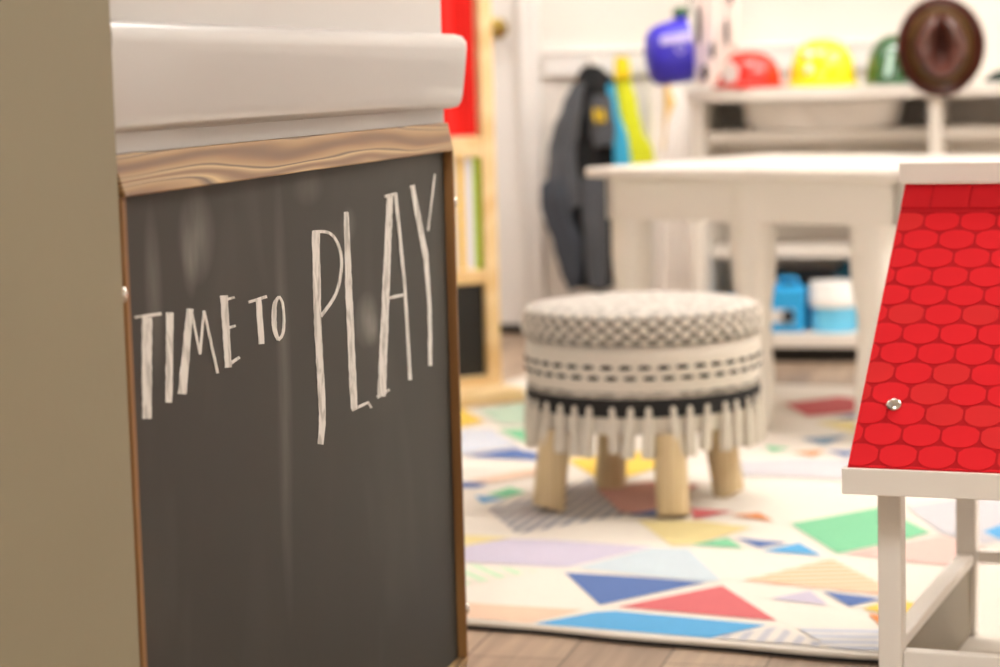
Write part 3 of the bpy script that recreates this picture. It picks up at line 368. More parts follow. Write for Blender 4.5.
RUG_SHAPES = [('greystripe', [(-0.998, 3.664), (-0.891, 3.457), (-0.783, 3.594), (-0.718, 3.653), (-0.881, 3.965), (-0.925, 3.792)]), ('lavender', [(-0.96, 3.332), (-0.915, 3.418), (-0.824, 3.418), (-0.654, 3.387), (-0.753, 3.23), (-0.774, 3.227), (-0.937, 3.247)]), ('paleblue', [(-0.742, 3.224), (-0.653, 3.38), (-0.597, 3.379), (-0.513, 3.175), (-0.531, 3.159)]), ('navy', [(-0.751, 3.192), (-0.634, 3.178), (-0.532, 3.156), (-0.656, 2.998)]), ('red', [(-0.63, 2.99), (-0.506, 3.14), (-0.401, 2.943), (-0.596, 2.983)]), ('blue', [(-0.726, 2.85), (-0.654, 2.957), (-0.628, 2.967), (-0.411, 2.919), (-0.484, 2.786), (-0.601, 2.805)]), ('peach', [(-0.884, 2.984), (-0.846, 2.983), (-0.673, 2.966), (-0.734, 2.849), (-0.852, 2.871)]), ('greenstripe', [(-0.958, 3.237), (-0.915, 3.229), (-0.793, 3.197), (-0.878, 3.092), (-0.909, 3.068)]), ('yellowpale', [(-1.021, 3.457), (-0.974, 3.439), (-0.891, 3.429), (-0.951, 3.356), (-0.984, 3.329)]), ('green', [(-1.028, 3.78), (-1.006, 3.86), (-0.964, 3.812), (-0.988, 3.757)]), ('blue', [(-1.048, 3.773), (-0.983, 3.743), (-1.017, 3.707)]), ('navy', [(-1.12, 3.898), (-1.054, 3.885), (-1.063, 3.844), (-1.103, 3.84)]), ('yellowpale', [(-0.717, 3.585), (-0.626, 3.398), (-0.595, 3.41), (-0.522, 3.551), (-0.615, 3.597)]), ('green', [(-0.599, 3.409), (-0.549, 3.469), (-0.512, 3.39)]), ('navy', [(-0.537, 3.47), (-0.45, 3.443), (-0.49, 3.401)]), ('blue', [(-0.482, 3.376), (-0.433, 3.445), (-0.386, 3.356)]), ('green', [(-0.466, 3.591), (-0.337, 3.742), (-0.289, 3.654), (-0.237, 3.547), (-0.276, 3.488), (-0.366, 3.373)]), ('peachstripe', [(-0.481, 3.173), (-0.371, 3.337), (-0.288, 3.187), (-0.273, 3.114)]), ('lavender', [(-0.427, 3.067), (-0.378, 3.123), (-0.343, 3.04)]), ('navy', [(-0.359, 3.12), (-0.274, 3.089), (-0.313, 3.036)]), ('pink', [(-0.353, 3.375), (-0.221, 3.526), (-0.149, 3.445), (-0.109, 3.365), (-0.176, 3.307), (-0.259, 3.331)]), ('yellow', [(-0.295, 3.027), (-0.256, 3.092), (-0.205, 3.046), (-0.225, 2.974)]), ('orange', [(-0.285, 3.0), (-0.225, 2.969), (-0.221, 2.931), (-0.26, 2.925)]), ('bluestripe', [(-0.374, 2.914), (-0.261, 2.914), (-0.156, 2.877), (-0.249, 2.777), (-0.319, 2.796)]), ('greyticks', [(-0.479, 2.787), (-0.395, 2.911), (-0.321, 2.771)]), ('paleviolet', [(-0.29, 3.756), (-0.207, 3.837), (-0.075, 3.852), (-0.054, 3.594), (-0.149, 3.467), (-0.221, 3.541)]), ('blue', [(-0.157, 3.565), (-0.11, 3.667), (-0.068, 3.53), (-0.112, 3.472)]), ('red', [(-0.646, 4.904), (-0.535, 5.019), (-0.461, 4.948), (-0.487, 4.785), (-0.572, 4.722)]), ('navy', [(-0.514, 4.699), (-0.464, 4.787), (-0.456, 4.704)]), ('yellowpale', [(-0.547, 4.642), (-0.474, 4.675), (-0.408, 4.588), (-0.458, 4.519)]), ('slate', [(-0.553, 4.436), (-0.462, 4.481), (-0.495, 4.357)]), ('green', [(-0.613, 4.345), (-0.556, 4.315), (-0.586, 4.266)]), ('orange', [(-0.55, 4.27), (-0.488, 4.299), (-0.503, 4.229)]), ('navy', [(-0.488, 4.299), (-0.417, 4.294), (-0.443, 4.235)]), ('paleviolet', [(-0.642, 4.159), (-0.525, 4.204), (-0.408, 4.205), (-0.409, 3.995), (-0.602, 4.015)]), ('yellow', [(-1.445, 4.845), (-1.357, 4.79), (-1.252, 4.597), (-1.28, 4.513), (-1.346, 4.507)]), ('mint', [(-1.306, 4.75), (-1.226, 4.877), (-1.154, 4.897), (-1.148, 4.564), (-1.21, 4.573)]), ('green', [(-1.194, 4.493), (-1.076, 4.517), (-1.089, 4.325)]), ('palebluestripe', [(-1.32, 4.417), (-1.218, 4.504), (-1.099, 4.299), (-1.189, 4.195), (-1.253, 4.189)]), ('navy', [(-1.178, 4.162), (-1.098, 4.263), (-1.026, 4.2), (-1.014, 4.133)]), ('peach', [(-1.101, 3.9), (-0.996, 4.058), (-0.95, 4.02), (-1.045, 3.896)]), ('yellow', [(-0.97, 4.149), (-0.843, 4.253), (-0.746, 4.149), (-0.839, 3.909)]), ('rose', [(-0.843, 3.849), (-0.763, 3.937), (-0.667, 3.908), (-0.705, 3.629), (-0.76, 3.648)]), ('navy', [(-0.743, 3.624), (-0.691, 3.691), (-0.673, 3.624)]), ('red', [(-0.649, 3.696), (-0.572, 3.675), (-0.625, 3.605)]), ('orange', [(-0.571, 3.645), (-0.527, 3.667), (-0.495, 3.604)])]
# rug outline in world plan, turned ten degrees
ra = R(-9.5); rc = Vector((-.247, 2.784, 0))
ux = Vector((math.cos(ra), math.sin(ra), 0)); uy = Vector((-math.sin(ra), math.cos(ra), 0))
def rp(a, c_): return rc+ux*a+uy*c_
A0, A1, B1 = -1.5, 1.75, 2.325
outline = []
for k in range(61):
    a = A0+(A1-A0)*k/60; outline.append(rp(a, .004*math.sin(a*9)+.003*math.sin(a*23)))
outline += [rp(A1, B1), rp(A0, B1)]
def inside(p):
    q = Vector((p[0], p[1], 0))-rc; a = q.dot(ux); c_ = q.dot(uy)
    return A0+.012 < a < A1-.012 and .014 < c_ < B1-.012
def clip(poly):
    out = []
    for x, y in poly:
        q = Vector((x, y, 0))-rc; a = min(max(q.dot(ux), A0+.014), A1-.014); c_ = min(max(q.dot(uy), .016), B1-.014)
        p = rp(a, c_); out.append((p.x, p.y))
    return out
b = MB()
b.loft([[(p.x, p.y, .0005) for p in outline], [(p.x, p.y, .0065) for p in outline]], 1)
b.loft([[(p.x, p.y, .0065) for p in outline], [(p.x, p.y, .0115) for p in outline]], 0)
def flat(poly, mi, z):
    n = len(poly); vs = [(x, y, z) for x, y in poly]
    # keep a thin cream gap round each shape
    cx = sum(p[0] for p in poly)/n; cy = sum(p[1] for p in poly)/n
    b.add(vs, [tuple(range(n))], mi)
allp = []
for i, (nm, poly) in enumerate(RUG_SHAPES):
    flat(clip(poly), keys.index(nm)+2, .0122+.00004*i); allp += poly
# the part of the pattern outside the photograph: a lattice of the same kind
xs = [p for p in RUG_SHAPES]
def seen(x, y):
    if -.75-(y-2.8)*.38 < x < .12+(y-2.6)*.12 and y < 5.4: return True
    return any(min(q[0] for q in pl)-.1 < x < max(q[0] for q in pl)+.1 and min(q[1] for q in pl)-.1 < y < max(q[1] for q in pl)+.1 for _, pl in RUG_SHAPES)
rnd = random.Random(3)
g = .27
for i in range(-7, 9):
    for j in range(0, 11):
        for tri in (0, 1):
            p0 = rp(i*g+.13*(j % 2), j*g*.85+.05); p1 = rp((i+1)*g+.13*(j % 2)-.02, j*g*.85+.05); p2 = rp((i+.5)*g+.13*(j % 2), (j+1)*g*.85)
            if tri: p0, p1, p2 = p1+ux*.02, p2+ux*.02, p2+ux*(g-.01)
            cx = (p0+p1+p2)/3
            if seen(cx.x, cx.y) or rnd.random() < .35: continue
            if all(inside(p) for p in (p0, p1, p2)): b.add([(p.x, p.y, .0122) for p in (p0, p1, p2)], [(0, 1, 2)], rnd.randrange(len(keys))+2)
rug = b.build('rug', [M['rug'], M['rug_edge']]+[RM[k] for k in keys])
tag(rug, 'cream rug patterned with multicoloured triangles under the stool and toy house', 'rug')

# ------------------------------------------------------------ stool
SZ = .0162
st = thing('pouf_stool', 'round knitted pouf stool with cream tassel fringe and four wooden legs', 'stool', (-.7455, 3.80, SZ))
st.scale = (.975, .975, 1)
def zz(z): return z-SZ
b = MB(); b.lathe([(.10, zz(.300)), (.197, zz(.300)), (.2075, zz(.306)), (.2125, zz(.318)), (.2125, zz(.332)), (.207, zz(.345)), (.193, zz(.3535)), (.16, zz(.358)), (.10, zz(.3605)), (.04, zz(.3615)), (.004, zz(.362))], 96)
cush = b.build('seat_cushion', M['stool_grey'], st, smooth=True)
# braided lattice round the cushion
b = MB(); n = 46
def cr(z):
    return .2125 if .318 <= z <= .332 else (.2105 if z < .318 else .2125-.0055*((z-.332)/.013)**1.4)
for row, z in enumerate((.3075, .3175, .3275, .3375, .346)):
    rr = (.2085, .2125, .2128, .2105, .2045)[row]
    for k in range(n):
        a = 2*math.pi*(k+.5*(row % 2))/n
        b.T = Matrix.Translation((rr*math.cos(a), rr*math.sin(a), zz(z))) @ Matrix.Rotation(a, 4, 'Z') @ Matrix.Rotation(R(28 if row % 2 else -28), 4, 'X')
        b.ell((0, 0, 0), .0045, .0088, .0056, 8, 6)
b.build('braided_lattice', M['cream_yarn'], cush, smooth=True)
b = MB(); b.lathe([(.2035, zz(.300)), (.2085, zz(.3025)), (.2118, zz(.310)), (.2128, zz(.318)), (.2128, zz(.332)), (.2085, zz(.344)), (.203, zz(.349))], 96, cap=False)
b.build('braid_ground', M['knit_dark'], cush, smooth=True)
b = MB(); b.lathe([(.19, zz(.150)), (.1995, zz(.152)), (.2025, zz(.17)), (.2045, zz(.20)), (.2065, zz(.225)), (.2085, zz(.25)), (.2095, zz(.27)), (.2095, zz(.285)), (.206, zz(.296)), (.199, zz(.3005)), (.15, zz(.301))], 96)
body = b.build('seat_body', M['cream_yarn'], st, smooth=True)
for z, dk in ((.2655, 40), (.2475, 40)):
    b = MB(); rr = .2101 if z > .26 else .2092
    for k in range(dk):
        a0_ = 2*math.pi*(k+(.25 if z < .26 else 0))/dk; rings = []
        for q in range(5):
            a = a0_+2*math.pi/dk*.62*q/4; hh = .0033*(1 if 0 < q < 4 else .45)
            e = (math.cos(a), math.sin(a))
            rings.append([(e[0]*(rr-.003), e[1]*(rr-.003), zz(z-hh)), (e[0]*(rr+.0012), e[1]*(rr+.0012), zz(z-hh)), (e[0]*(rr+.0012), e[1]*(rr+.0012), zz(z+hh)), (e[0]*(rr-.003), e[1]*(rr-.003), zz(z+hh))])
        b.loft(rings)
    b.build('dashed_stripe', M['black_yarn'], body)
b = MB(); b.lathe([(.203, zz(.214)), (.2068, zz(.214)), (.2078, zz(.219)), (.2085, zz(.2235)), (.204, zz(.2245))], 96, cap=False); b.build('melange_stripe', M['grey_yarn'], body, smooth=True)
b = MB(); b.lathe([(.199, zz(.180)), (.2072, zz(.182)), (.2085, zz(.192)), (.2085, zz(.206)), (.2075, zz(.2125)), (.203, zz(.2135))], 96, cap=False); b.build('black_band', M['black_yarn'], body, smooth=True)
rnd = random.Random(5)
nt_ = 38
for k in range(nt_):
    a = 2*math.pi*(k+rnd.uniform(-.12, .12))/nt_; rr = .2085
    b = MB(); L_ = .080+rnd.uniform(-.006, .006)
    b.T = Matrix.Translation((rr*math.cos(a), rr*math.sin(a), zz(.198))) @ Matrix.Rotation(a, 4, 'Z') @ Matrix.Rotation(rnd.uniform(-.11, .11), 4, 'X') @ Matrix.Rotation(rnd.uniform(-.03, .06), 4, 'Y')
    rings = []
    for r_, z in ((.0015, .002), (.0045, -.001), (.0062, -.006), (.0052, -.011), (.008, -.02), (.0100, -.04), (.0112, -.06), (.0116, -L_+.006), (.0104, -L_)):
        rings.append([((.6+.4*abs(math.sin(q*math.pi/2.5)))*r_*math.cos(2*math.pi*q/10), r_*(1+.08*math.cos(q*2.1))*math.sin(2*math.pi*q/10), z) for q in range(10)])
    b.loft(rings); b.build('tassel', M['cream_yarn'], st, smooth=True)
for px, py in ((-.660, 3.610), (-.890, 3.650), (-.828, 3.880), (-.597, 3.825)):
    dx, dy = px+.7455, py-3.80; L_ = math.hypot(dx, dy); ex, ey = dx/L_, dy/L_
    b = MB(); b.tube([(dx, dy, .0), (dx-ex*.002, dy-ey*.002, .004), (dx-ex*.012, dy-ey*.012, .08), (dx-ex*.022, dy-ey*.022, zz(.150))], [.0275, .0285, .0285, .0285], 24)
    b.build('leg', M['leg_wood'], st, smooth=True)

# ------------------------------------------------------------ white table
ta = math.atan2(-.458, .889)
tb = thing('play_table', 'white square-edged childrens table behind the knitted stool', 'table', (-1.043, 4.686, 0), ta)
TW, TD = .80, .68
b = MB(); rr = .018; pts = []
for cx, cy, a0_ in ((TW-rr, rr, -90), (TW-rr, TD-rr, 0), (rr, TD-rr, 90), (rr, rr, 180)):
    for q in range(5): a = R(a0_+22.5*q); pts.append((cx+rr*math.cos(a), cy+rr*math.sin(a)))
b.prism(pts, .530, .550); b.build('tabletop', M['table_white'], tb, bevel=.003)
b = MB(); iy = .035
b.box(iy, TW-iy, iy, iy+.02, .44, .530); b.box(iy, TW-iy, .53, .55, .44, .530)
b.box(iy, iy+.02, iy, .55, .44, .530); b.box(TW-iy-.02, TW-iy, iy, .55, .44, .530)
b.build('apron', M['table_white'], tb, bevel=.002)
def tleg(cx, cy, f_=1.):
    b = MB(); rings = []
    for z, h in ((.0150, .026), (.01, .030), (.05, .034), (.12, .033), (.2, .029), (.26, .0295), (.32, .037), (.36, .039), (.5295, .039)):
        h *= f_
        c_ = h*.25
        rings.append([(cx+x, cy+y, z) for x, y in ((-h+c_, -h), (h-c_, -h), (h, -h+c_), (h, h-c_), (h-c_, h), (-h+c_, h), (-h, h-c_), (-h, -h+c_))])
    b.loft(rings); b.build('leg', M['table_white'], tb, smooth=True)
tleg(.070, .078, .9); tleg(TW-.115, .078, 1.08); tleg(.395, .070, .93); tleg(.078, .505); tleg(TW-.115, .505)

# ------------------------------------------------------------ toy house with red roof
ha = R(-7)
hs = thing('toy_house', 'white toy house stand with a sloping red shingle roof', 'toy house', (-.207, 2.43, 0), ha)
HW, HD = .56, .50      # width along local x, depth along local y
zf = .0135
for x, y in ((0, 0), (HW-.027, 0), (0, HD-.027), (HW-.027, HD-.027)):
    rear = y > 0
    zt = .318
    MB().box(x-.013, x+.013, y, y+.026, 0.001 if not rear else zf, zt).build('leg', M['house_white'], hs, bevel=.002)
b = MB(); b.box(.0135, HW-.041, .004, .020, .068, .112); b.build('front_rail', M['house_white'], hs, bevel=.002)
b = MB(); b.box(.0135, HW-.041, HD-.020, HD-.006, .108, .124); b.build('rear_rail', M['house_white'], hs, bevel=.002)
for x in (-.006, HW-.034):
    MB().box(x, x+.012, .0265, HD-.0275, .016, .106).build('side_panel', M['taupe'], hs, bevel=.001)['label'] = 'lower side panel with its shade painted in taupe'  # taupe colour paints the shade on the inner side face
    MB().box(x-.006, x+.016, .0265, HD-.0275, .1065, .120).build('side_rail', M['house_white'], hs, bevel=.002)
# roof slopes: eave at y=-.09, ridge at y=.25
ey_, ez_, ry_, rz_ = -.092, .331, .222, .613
sl = math.atan2(rz_-ez_, ry_-ey_); SL = math.hypot(rz_-ez_, ry_-ey_)
X0_, X1_ = -.026, HW+.026
def slope(front):
    # local frame: u along x, v up the slope, n outward
    if front: Mx = Matrix.Translation((0, ey_, ez_)) @ Matrix.Rotation(sl, 4, 'X')
    else: Mx = Matrix.Translation((HW, 2*ry_-ey_, ez_)) @ Matrix.Rotation(math.pi, 4, 'Z') @ Matrix.Rotation(sl, 4, 'X')
    p = MB(); p.T = Mx; p.box(X0_, X1_, 0, SL-.014, -.012, -.003)
    pan = p.build('roof_panel', M['house_white'], hs, bevel=.001)
    t = MB(); t.T = Mx; e = .0015
    t.box(X0_+e, X1_-e, 0.001, SL-.001, -.003, -.0012, 3)
    # brick course under the ridge
    pw = .0445; x = X0_+.004-.012; k = 0
    while x < X1_:
        a, c_ = max(x, X0_+e), min(x+pw-.0025, X1_-e)
        if c_ > a: t.box(a, c_, SL-.040, SL-.002, -.0012, .0004, 2)
        x += pw; k += 1
    t.box(X0_+e, X1_-e, SL-.048, SL-.0425, -.0012, -.0002, 3)
    # scalloped tiles, rows overlap downward
    pitch = .0325; rad = .0198; rowi = 0; v = SL-.0485
    rn = random.Random(9 if front else 10)
    while v > -.01:
        off = (.5*(rowi % 2))*.0410; x = X0_-.03+off
        while x < X1_+.03:
            pts = []
            top = v; bot = v-.0275
            for q in range(15):
                a = math.pi+math.pi*q/14; pts.append((x+.0192*math.cos(a), bot+.012+.0125*math.sin(a)))
            pts += [(x+.0192, top-.006), (x+.014, top-.001), (x+.005, top+.0015), (x-.005, top+.0015), (x-.014, top-.001), (x-.0192, top-.006)]
            # rounded hexagonal face, clipped to the panel
            pts = [(min(max(a, X0_+e), X1_-e), min(max(c_, .002), SL)) for a, c_ in pts]
            if max(a for a, _ in pts)-min(a for a, _ in pts) > .002 and max(c_ for _, c_ in pts)-min(c_ for _, c_ in pts) > .002:
                q2 = []
                for pp in pts:
                    if not q2 or abs(pp[0]-q2[-1][0])+abs(pp[1]-q2[-1][1]) > 1e-5: q2.append(pp)
                if abs(q2[0][0]-q2[-1][0])+abs(q2[0][1]-q2[-1][1]) < 1e-5: q2.pop()
                if len(q2) > 2:
                    t.prism(q2, -.0012, -.0004, 'z', rn.choice((0, 0, 0, 1)))
            x += .0410
        v -= .0285; rowi += 1
    t.build('shingles', [M['red_a'], M['red_b'], M['red_c'], M['red_d']], pan)
    if front:
        c_ = MB(); c_.T = Mx @ Matrix.Translation((.012, .086, .0003)); c_.lathe([(.0085, 0), (.0085, .0015), (.0075, .0028), (.0055, .0038), (.003, .0044), (.0006, .0046)], 36)
        c_.build('screw_cap', M['chrome'], pan, smooth=True)
    f_ = MB(); f_.T = Matrix.Identity(4) if front else Matrix.Translation((HW, 2*ry_, 0)) @ Matrix.Rotation(math.pi, 4, 'Z')
    f_.box(X0_-.004, X1_+.004, ey_-.004, ey_+.010, .303, ez_-.0005); f_.build('eave_board', M['house_white'], hs, bevel=.001)
slope(True); slope(False)
b = MB(); b.box(X0_-.004, X1_+.004, ry_-.012, ry_+.012, rz_+.0005, rz_+.0245); b.build('ridge_board', M['house_white'], hs, bevel=.002)
# end gables (closed by thin boards carried on the legs)
for x in (.002, HW-.012):
    b = MB(); b.prism([(ey_+.05, ez_-.012), (2*ry_-ey_-.05, ez_-.012), (2*ry_-ey_-.05, ez_+.015), (ry_, rz_-.03), (ey_+.05, ez_+.015)], x, x+.01, 'x')
    b.build('gable_board', M['house_white'], hs)

# ------------------------------------------------------------ puppet stand on the left
ps = thing('puppet_stand', 'pale wooden puppet stand with red curtain, striped panel and black panel', 'puppet theatre', (-1.318, 4.983, 0.0142), R(40))
for x in (-.036, -.80):
    MB().box(x, x+.034, -.02, .02, .028, 1.3).build('post', M['birch'], ps, bevel=.002)
MB().box(-.83, .004, -.132, .045, 0.0, .030).build('base', M['birch'], ps, bevel=.004)
for za, zc in ((.554, .600), (.264, .297), (.030, .050), (1.25, 1.30)):
    MB().box(-.766, -.036, -.018, .018, za, zc).build('cross_rail', M['birch'], ps, bevel=.002)
b = MB(); rings = []
for z in [.6015+.6*k/16 for k in range(17)]:
    ring = [(-.762+.722*k/120, -.004+.006*math.sin(k*.62+z*1.5)+.003*math.sin(k*1.7), z) for k in range(121)]
    rings.append(ring+[(p[0], p[1]+.003, z) for p in ring[::-1]])
b.loft(rings); b.build('curtain', M['red_curtain'], ps, smooth=True)
sc = [s(240, 196, 60), s(216, 206, 200), s(225, 222, 226), s(176, 206, 48), s(232, 226, 220), s(240, 196, 60), s(224, 214, 210), s(176, 206, 48)]
smats = [mat('panel_stripe', c_, .8) for c_ in sc]
b = MB(); x = -.0365; k = 0
order = [(3, .018), (2, .024), (0, .015), (1, .030), (3, .02), (4, .02), (6, .024), (3, .02), (2, .03), (0, .02)]
while x > -.765:
    i_, w_ = order[k % len(order)]; xa = max(x-w_, -.765); b.box(xa, x, -.006, .006, .2975, .5535, i_); x -= w_; k += 1
b.build('striped_panel', smats, ps)
MB().box(-.765, -.037, -.006, .006, .0505, .2635).build('black_panel', M['black_panel'], ps)

# ------------------------------------------------------------ dress-up shelving unit
UX, UY = -.98, 5.69
UD = .33; US = .0
un = thing('shelving_unit', 'white dress-up shelving unit with hats along its top shelf', 'shelving unit', (UX, UY, 0))
UWi = 1.9
def ub(name, m, *a, **k): return MB().box(*a).build(name, m, un, **k)
for x, z1, yy in ((.0, .668, 0), (.60, .668, 0), (1.30, .668, 0), (UWi-.03, .668, 0)):
    ub('side_panel', M['unit'], x, x+.032, yy, UD, 0.001, z1, bevel=.002)
ub('top_shelf', M['unit'], -.01, UWi+.01, -.01, UD, .669, .701, bevel=.003)
for xa, xb in ((.033, .599), (.633, 1.299), (1.333, UWi-.031)):
    ub('shelf', M['unit'], xa, xb, .06, UD-.012, .562, .592, bevel=.002)
    ub('shelf', M['unit'], xa, xb, .10, UD-.012, .262, .292, bevel=.002)
    ub('shelf', M['unit'], xa, xb, 0, UD-.012, .040, .074, bevel=.002)
    ub('toe_gap_shade', M['void'], xa, xb, .02, .035, .001, .0395)  # black strip painted as the dark of the toe gap
    ub('back_panel', M['unit_back'], xa, xb, UD-.012, UD-.002, .04, .668)
# tall uprights carrying the pegs
ub('upright', M['unit'], .005, .035, UD-.03, UD, .702, 1.5, bevel=.002)
ub('upright', M['unit'], .575, .80, UD-.03, UD, .702, 1.5, bevel=.002)
ub('upright', M['unit'], UWi-.06, UWi-.02, UD-.03, UD, .702, 1.5, bevel=.002)
ub('peg_rail', M['unit'], .0, UWi, UD-.05, UD-.0305, 1.36, 1.42, bevel=.002)

PEG = (.905, .905)
# hats -------------------------------------------------------------
def dome_hat(name, label, cat, loc, rx, ry, h, m, brim=.012, rz=0, extra=None, group='dress-up hats along the top shelf'):
    t = thing(name, label, cat, loc, rz, group)
    b = MB(); prof_ = [(1.0, 0), (1.0, .02), (.985, .15), (.95, .38), (.86, .62), (.70, .82), (.45, .95), (.2, .995), (.01, 1.0)]
    rings = [[(rx*r_*math.cos(2*math.pi*k/40), ry*r_*math.sin(2*math.pi*k/40), .008+h*z) for k in range(40)] for r_, z in prof_]
    b.loft(rings); b.build('shell', m, t, smooth=True)
    rings = [[((rx+o)*math.cos(2*math.pi*k/40), (ry+o+(.03 if math.sin(2*math.pi*k/40) < -.3 else 0)*brim/.012*abs(math.sin(2*math.pi*k/40)))*math.sin(2*math.pi*k/40), z) for k in range(40)] for o, z in ((0, .0), (brim, .001), (brim, .006), (0, .012))]
    b = MB(); b.loft(rings); b.build('brim', m, t, smooth=True)
    return t
zt = .702
t = dome_hat('fire_helmet', 'red toy fire helmet with silver badge on the top shelf', 'toy helmet', (-.845, UY+.10, zt), .086, .088, .086, M['hat_red'], .008)
b = MB(); b.prism([(-.020, .012), (.014, .012), (.020, .045), (-.002, .068), (-.024, .045)], -.094, -.085, 'y'); b.T = Matrix.Identity(4)
b.build('badge', M['silver_band'], t, bevel=.002).location = (-.030, .0, .004)
t = dome_hat('hard_hat', 'yellow toy hard hat in the middle of the top shelf', 'toy helmet', (-.655, UY+.11, zt), .086, .092, .113, M['hat_yellow'], .008)
b = MB()
rings = []
for k in range(13):
    a = R(-75+150*k/12); y = -.088*math.cos(a)*1.0 if False else math.sin(a)*.078
    z = .008+.104*math.cos(a*.9)**.8+.002
    rings.append([(x_, y, z+dz) for x_, dz in ((-.010, -.006), (-.008, .004), (.008, .004), (.010, -.006))])
b.loft(rings); b.build('crest', M['hat_yellow'], t, smooth=True)
b = MB(); b.ell((-.026, -.074, .080), .011, .008, .014, 14, 8); b.ell((-.024, -.086, .042), .011, .008, .012, 14, 8); b.build('lamp_badge', M['silver_band'], t, smooth=True)  # white blobs imitate bright highlights on the yellow plastic
t = dome_hat('toy_helmet', 'green toy helmet with a painted pale highlight beside the brown hat', 'toy helmet', (-.470, UY+.13, zt), .078, .088, .120, M['hat_green'], .007)
b = MB(); b.prism([(-.012, .02), (.004, .02), (.014, .078), (.000, .082)], -.091, -.080, 'y'); b.build('painted_glint', M['painted_glint'], t, bevel=.002).location = (-.012, .004, 0)  # pale strip painted as a highlight on the green shell
# blue helmet hung on its side from the left upright
t = thing('police_helmet', 'blue toy helmet with a painted pale reflection hanging left of the shelf', 'toy helmet', (-.978, UY-.10, .803), 0, None)
b = MB(); rings = []
for r_, z in ((1.04, -.014), (1.03, .0), (1.0, .03), (.97, .058), (.88, .078), (.68, .090), (.38, .096), (.08, .098)):
    rings.append([(.0-z, .078*r_*math.cos(2*math.pi*k/36), .079*r_*math.sin(2*math.pi*k/36)-z*.1) for k in range(36)])
b.loft(rings); sh = b.build('shell', M['hat_blue'], t, smooth=True, rot=(0, R(-6), R(18)))
b = MB()
rings = []
for k in range(17):
    u_ = -1.15+2.3*k/16
    y = .079*math.sin(u_)*-1
    rings.append([(-.016+.094*0-.0 if False else 0, 0, 0)])
b = MB(); rings = []
for k in range(15):
    z_ = -.014+.078*k/14; r_ = .083*math.sqrt(max(0, 1-(max(z_, 0)/.105)**6))
    hz = .030; yy = -math.sqrt(max(r_*r_-hz*hz, 1e-5))
    rings.append([(-z_, yy-.003, hz-.011), (-z_, yy-.003, hz+.011), (-z_, yy+.006, hz+.011), (-z_, yy+.006, hz-.011)])
b.loft(rings); b.build('pale_reflection', M['hat_lilac'], t, smooth=True, rot=(0, R(-6), R(18)))  # pale strip imitates a reflection across the blue shell
b = MB(); pts_ = []
for k in range(17): a = 2*math.pi*k/16; pts_.append((-.018+.011*math.cos(a), -.0815, .004+.011*math.sin(a)))
b.tube(pts_, .0016, 6); b.build('badge_ring', M['hat_lilac'], t, smooth=True, rot=(0, R(-6), R(18)))
b = MB(); b.tube([(.0, 0, .07), (.01, .01, .10), (.03, .06, .19), (.035, .12, .3), (.035, .36, .56)], .003, 6); b.build('hanging_cord', M['black_cloth'], t, smooth=True)
b = MB(); b.ell((-.004, 0, .092), .024, .022, .016, 16, 8); b.build('top_knob', M['hat_green'], t, smooth=True)

# brown cowboy hat, crown towards the room
t = thing('cowboy_hat', 'brown leather cowboy hat hung with its crown facing out', 'hat', (-.345, 5.58, .792), R(6))
def hatring(rx, rz, y, dz=0, dent=0.):
    o = []
    for k in range(48):
        a = 2*math.pi*k/48; x_ = rx*math.cos(a); z_ = rz*math.sin(a)
        o.append((x_, y+dent*abs(math.cos(a))**3, z_+dz))
    return o
b = MB()
b.loft([hatring(.098, .116, .0, 0, -.028), hatring(.106, .121, -.004, 0, -.034), hatring(.102, .117, -.010, 0, -.034), hatring(.085, .10, -.002, 0, -.018), hatring(.066, .082, -.004), hatring(.064, .080, .004), hatring(.085, .10, .006, 0, -.016)], cap=False)
b.build('brim', M['leather'], t, smooth=True)
b = MB(); rings = []
for r_, y in ((1, .0), (1.0, -.02), (.97, -.045), (.92, -.068), (.84, -.082), (.70, -.086), (.45, -.078), (.2, -.068), (.03, -.064)):
    ring = []
    for k in range(48):
        a = 2*math.pi*k/48; x_ = .066*r_*math.cos(a); z_ = .081*r_*math.sin(a)
        # pinches either side of the front and crease along the crown
        d = 0
        if y < -.05:
            d = .034*math.exp(-(x_/(.009+.18*max(0, .045-z_)*.6))**2)*(1 if z_ > -.03 else max(0, 1-(-.03-z_)/.03))+.012*math.exp(-((abs(x_)-.058)/.012)**2)*math.exp(-((z_-.03)/.04)**2)
        ring.append((x_*(1-.18*max(0, z_/.081)*(y < -.03)), y+d, z_))
    rings.append(ring)
b.loft(rings); b.build('crown', M['leather'], t, smooth=True)
b = MB(); b.tube([(.071*math.cos(R(k*9)), -.014, .087*math.sin(R(k*9))) for k in range(41)], .0055, 8)
b.build('hat_band', M['olive'], t, smooth=True)
b = MB(); b.tube([(0, .0, .10), (0, .05, .16), (0, .2, .36), (0, .36, .56)], .0025, 6); b.build('hanging_cord', M['black_cloth'], t)
# dark flat hat lying to the right of it
t = dome_hat('felt_hat', 'dark green flat cap at the right end of the visible top shelf', 'hat', (-.155, UY+.10, zt), .085, .09, .026, mat('dark_green_felt', s(26, 44, 36), .9), .012)

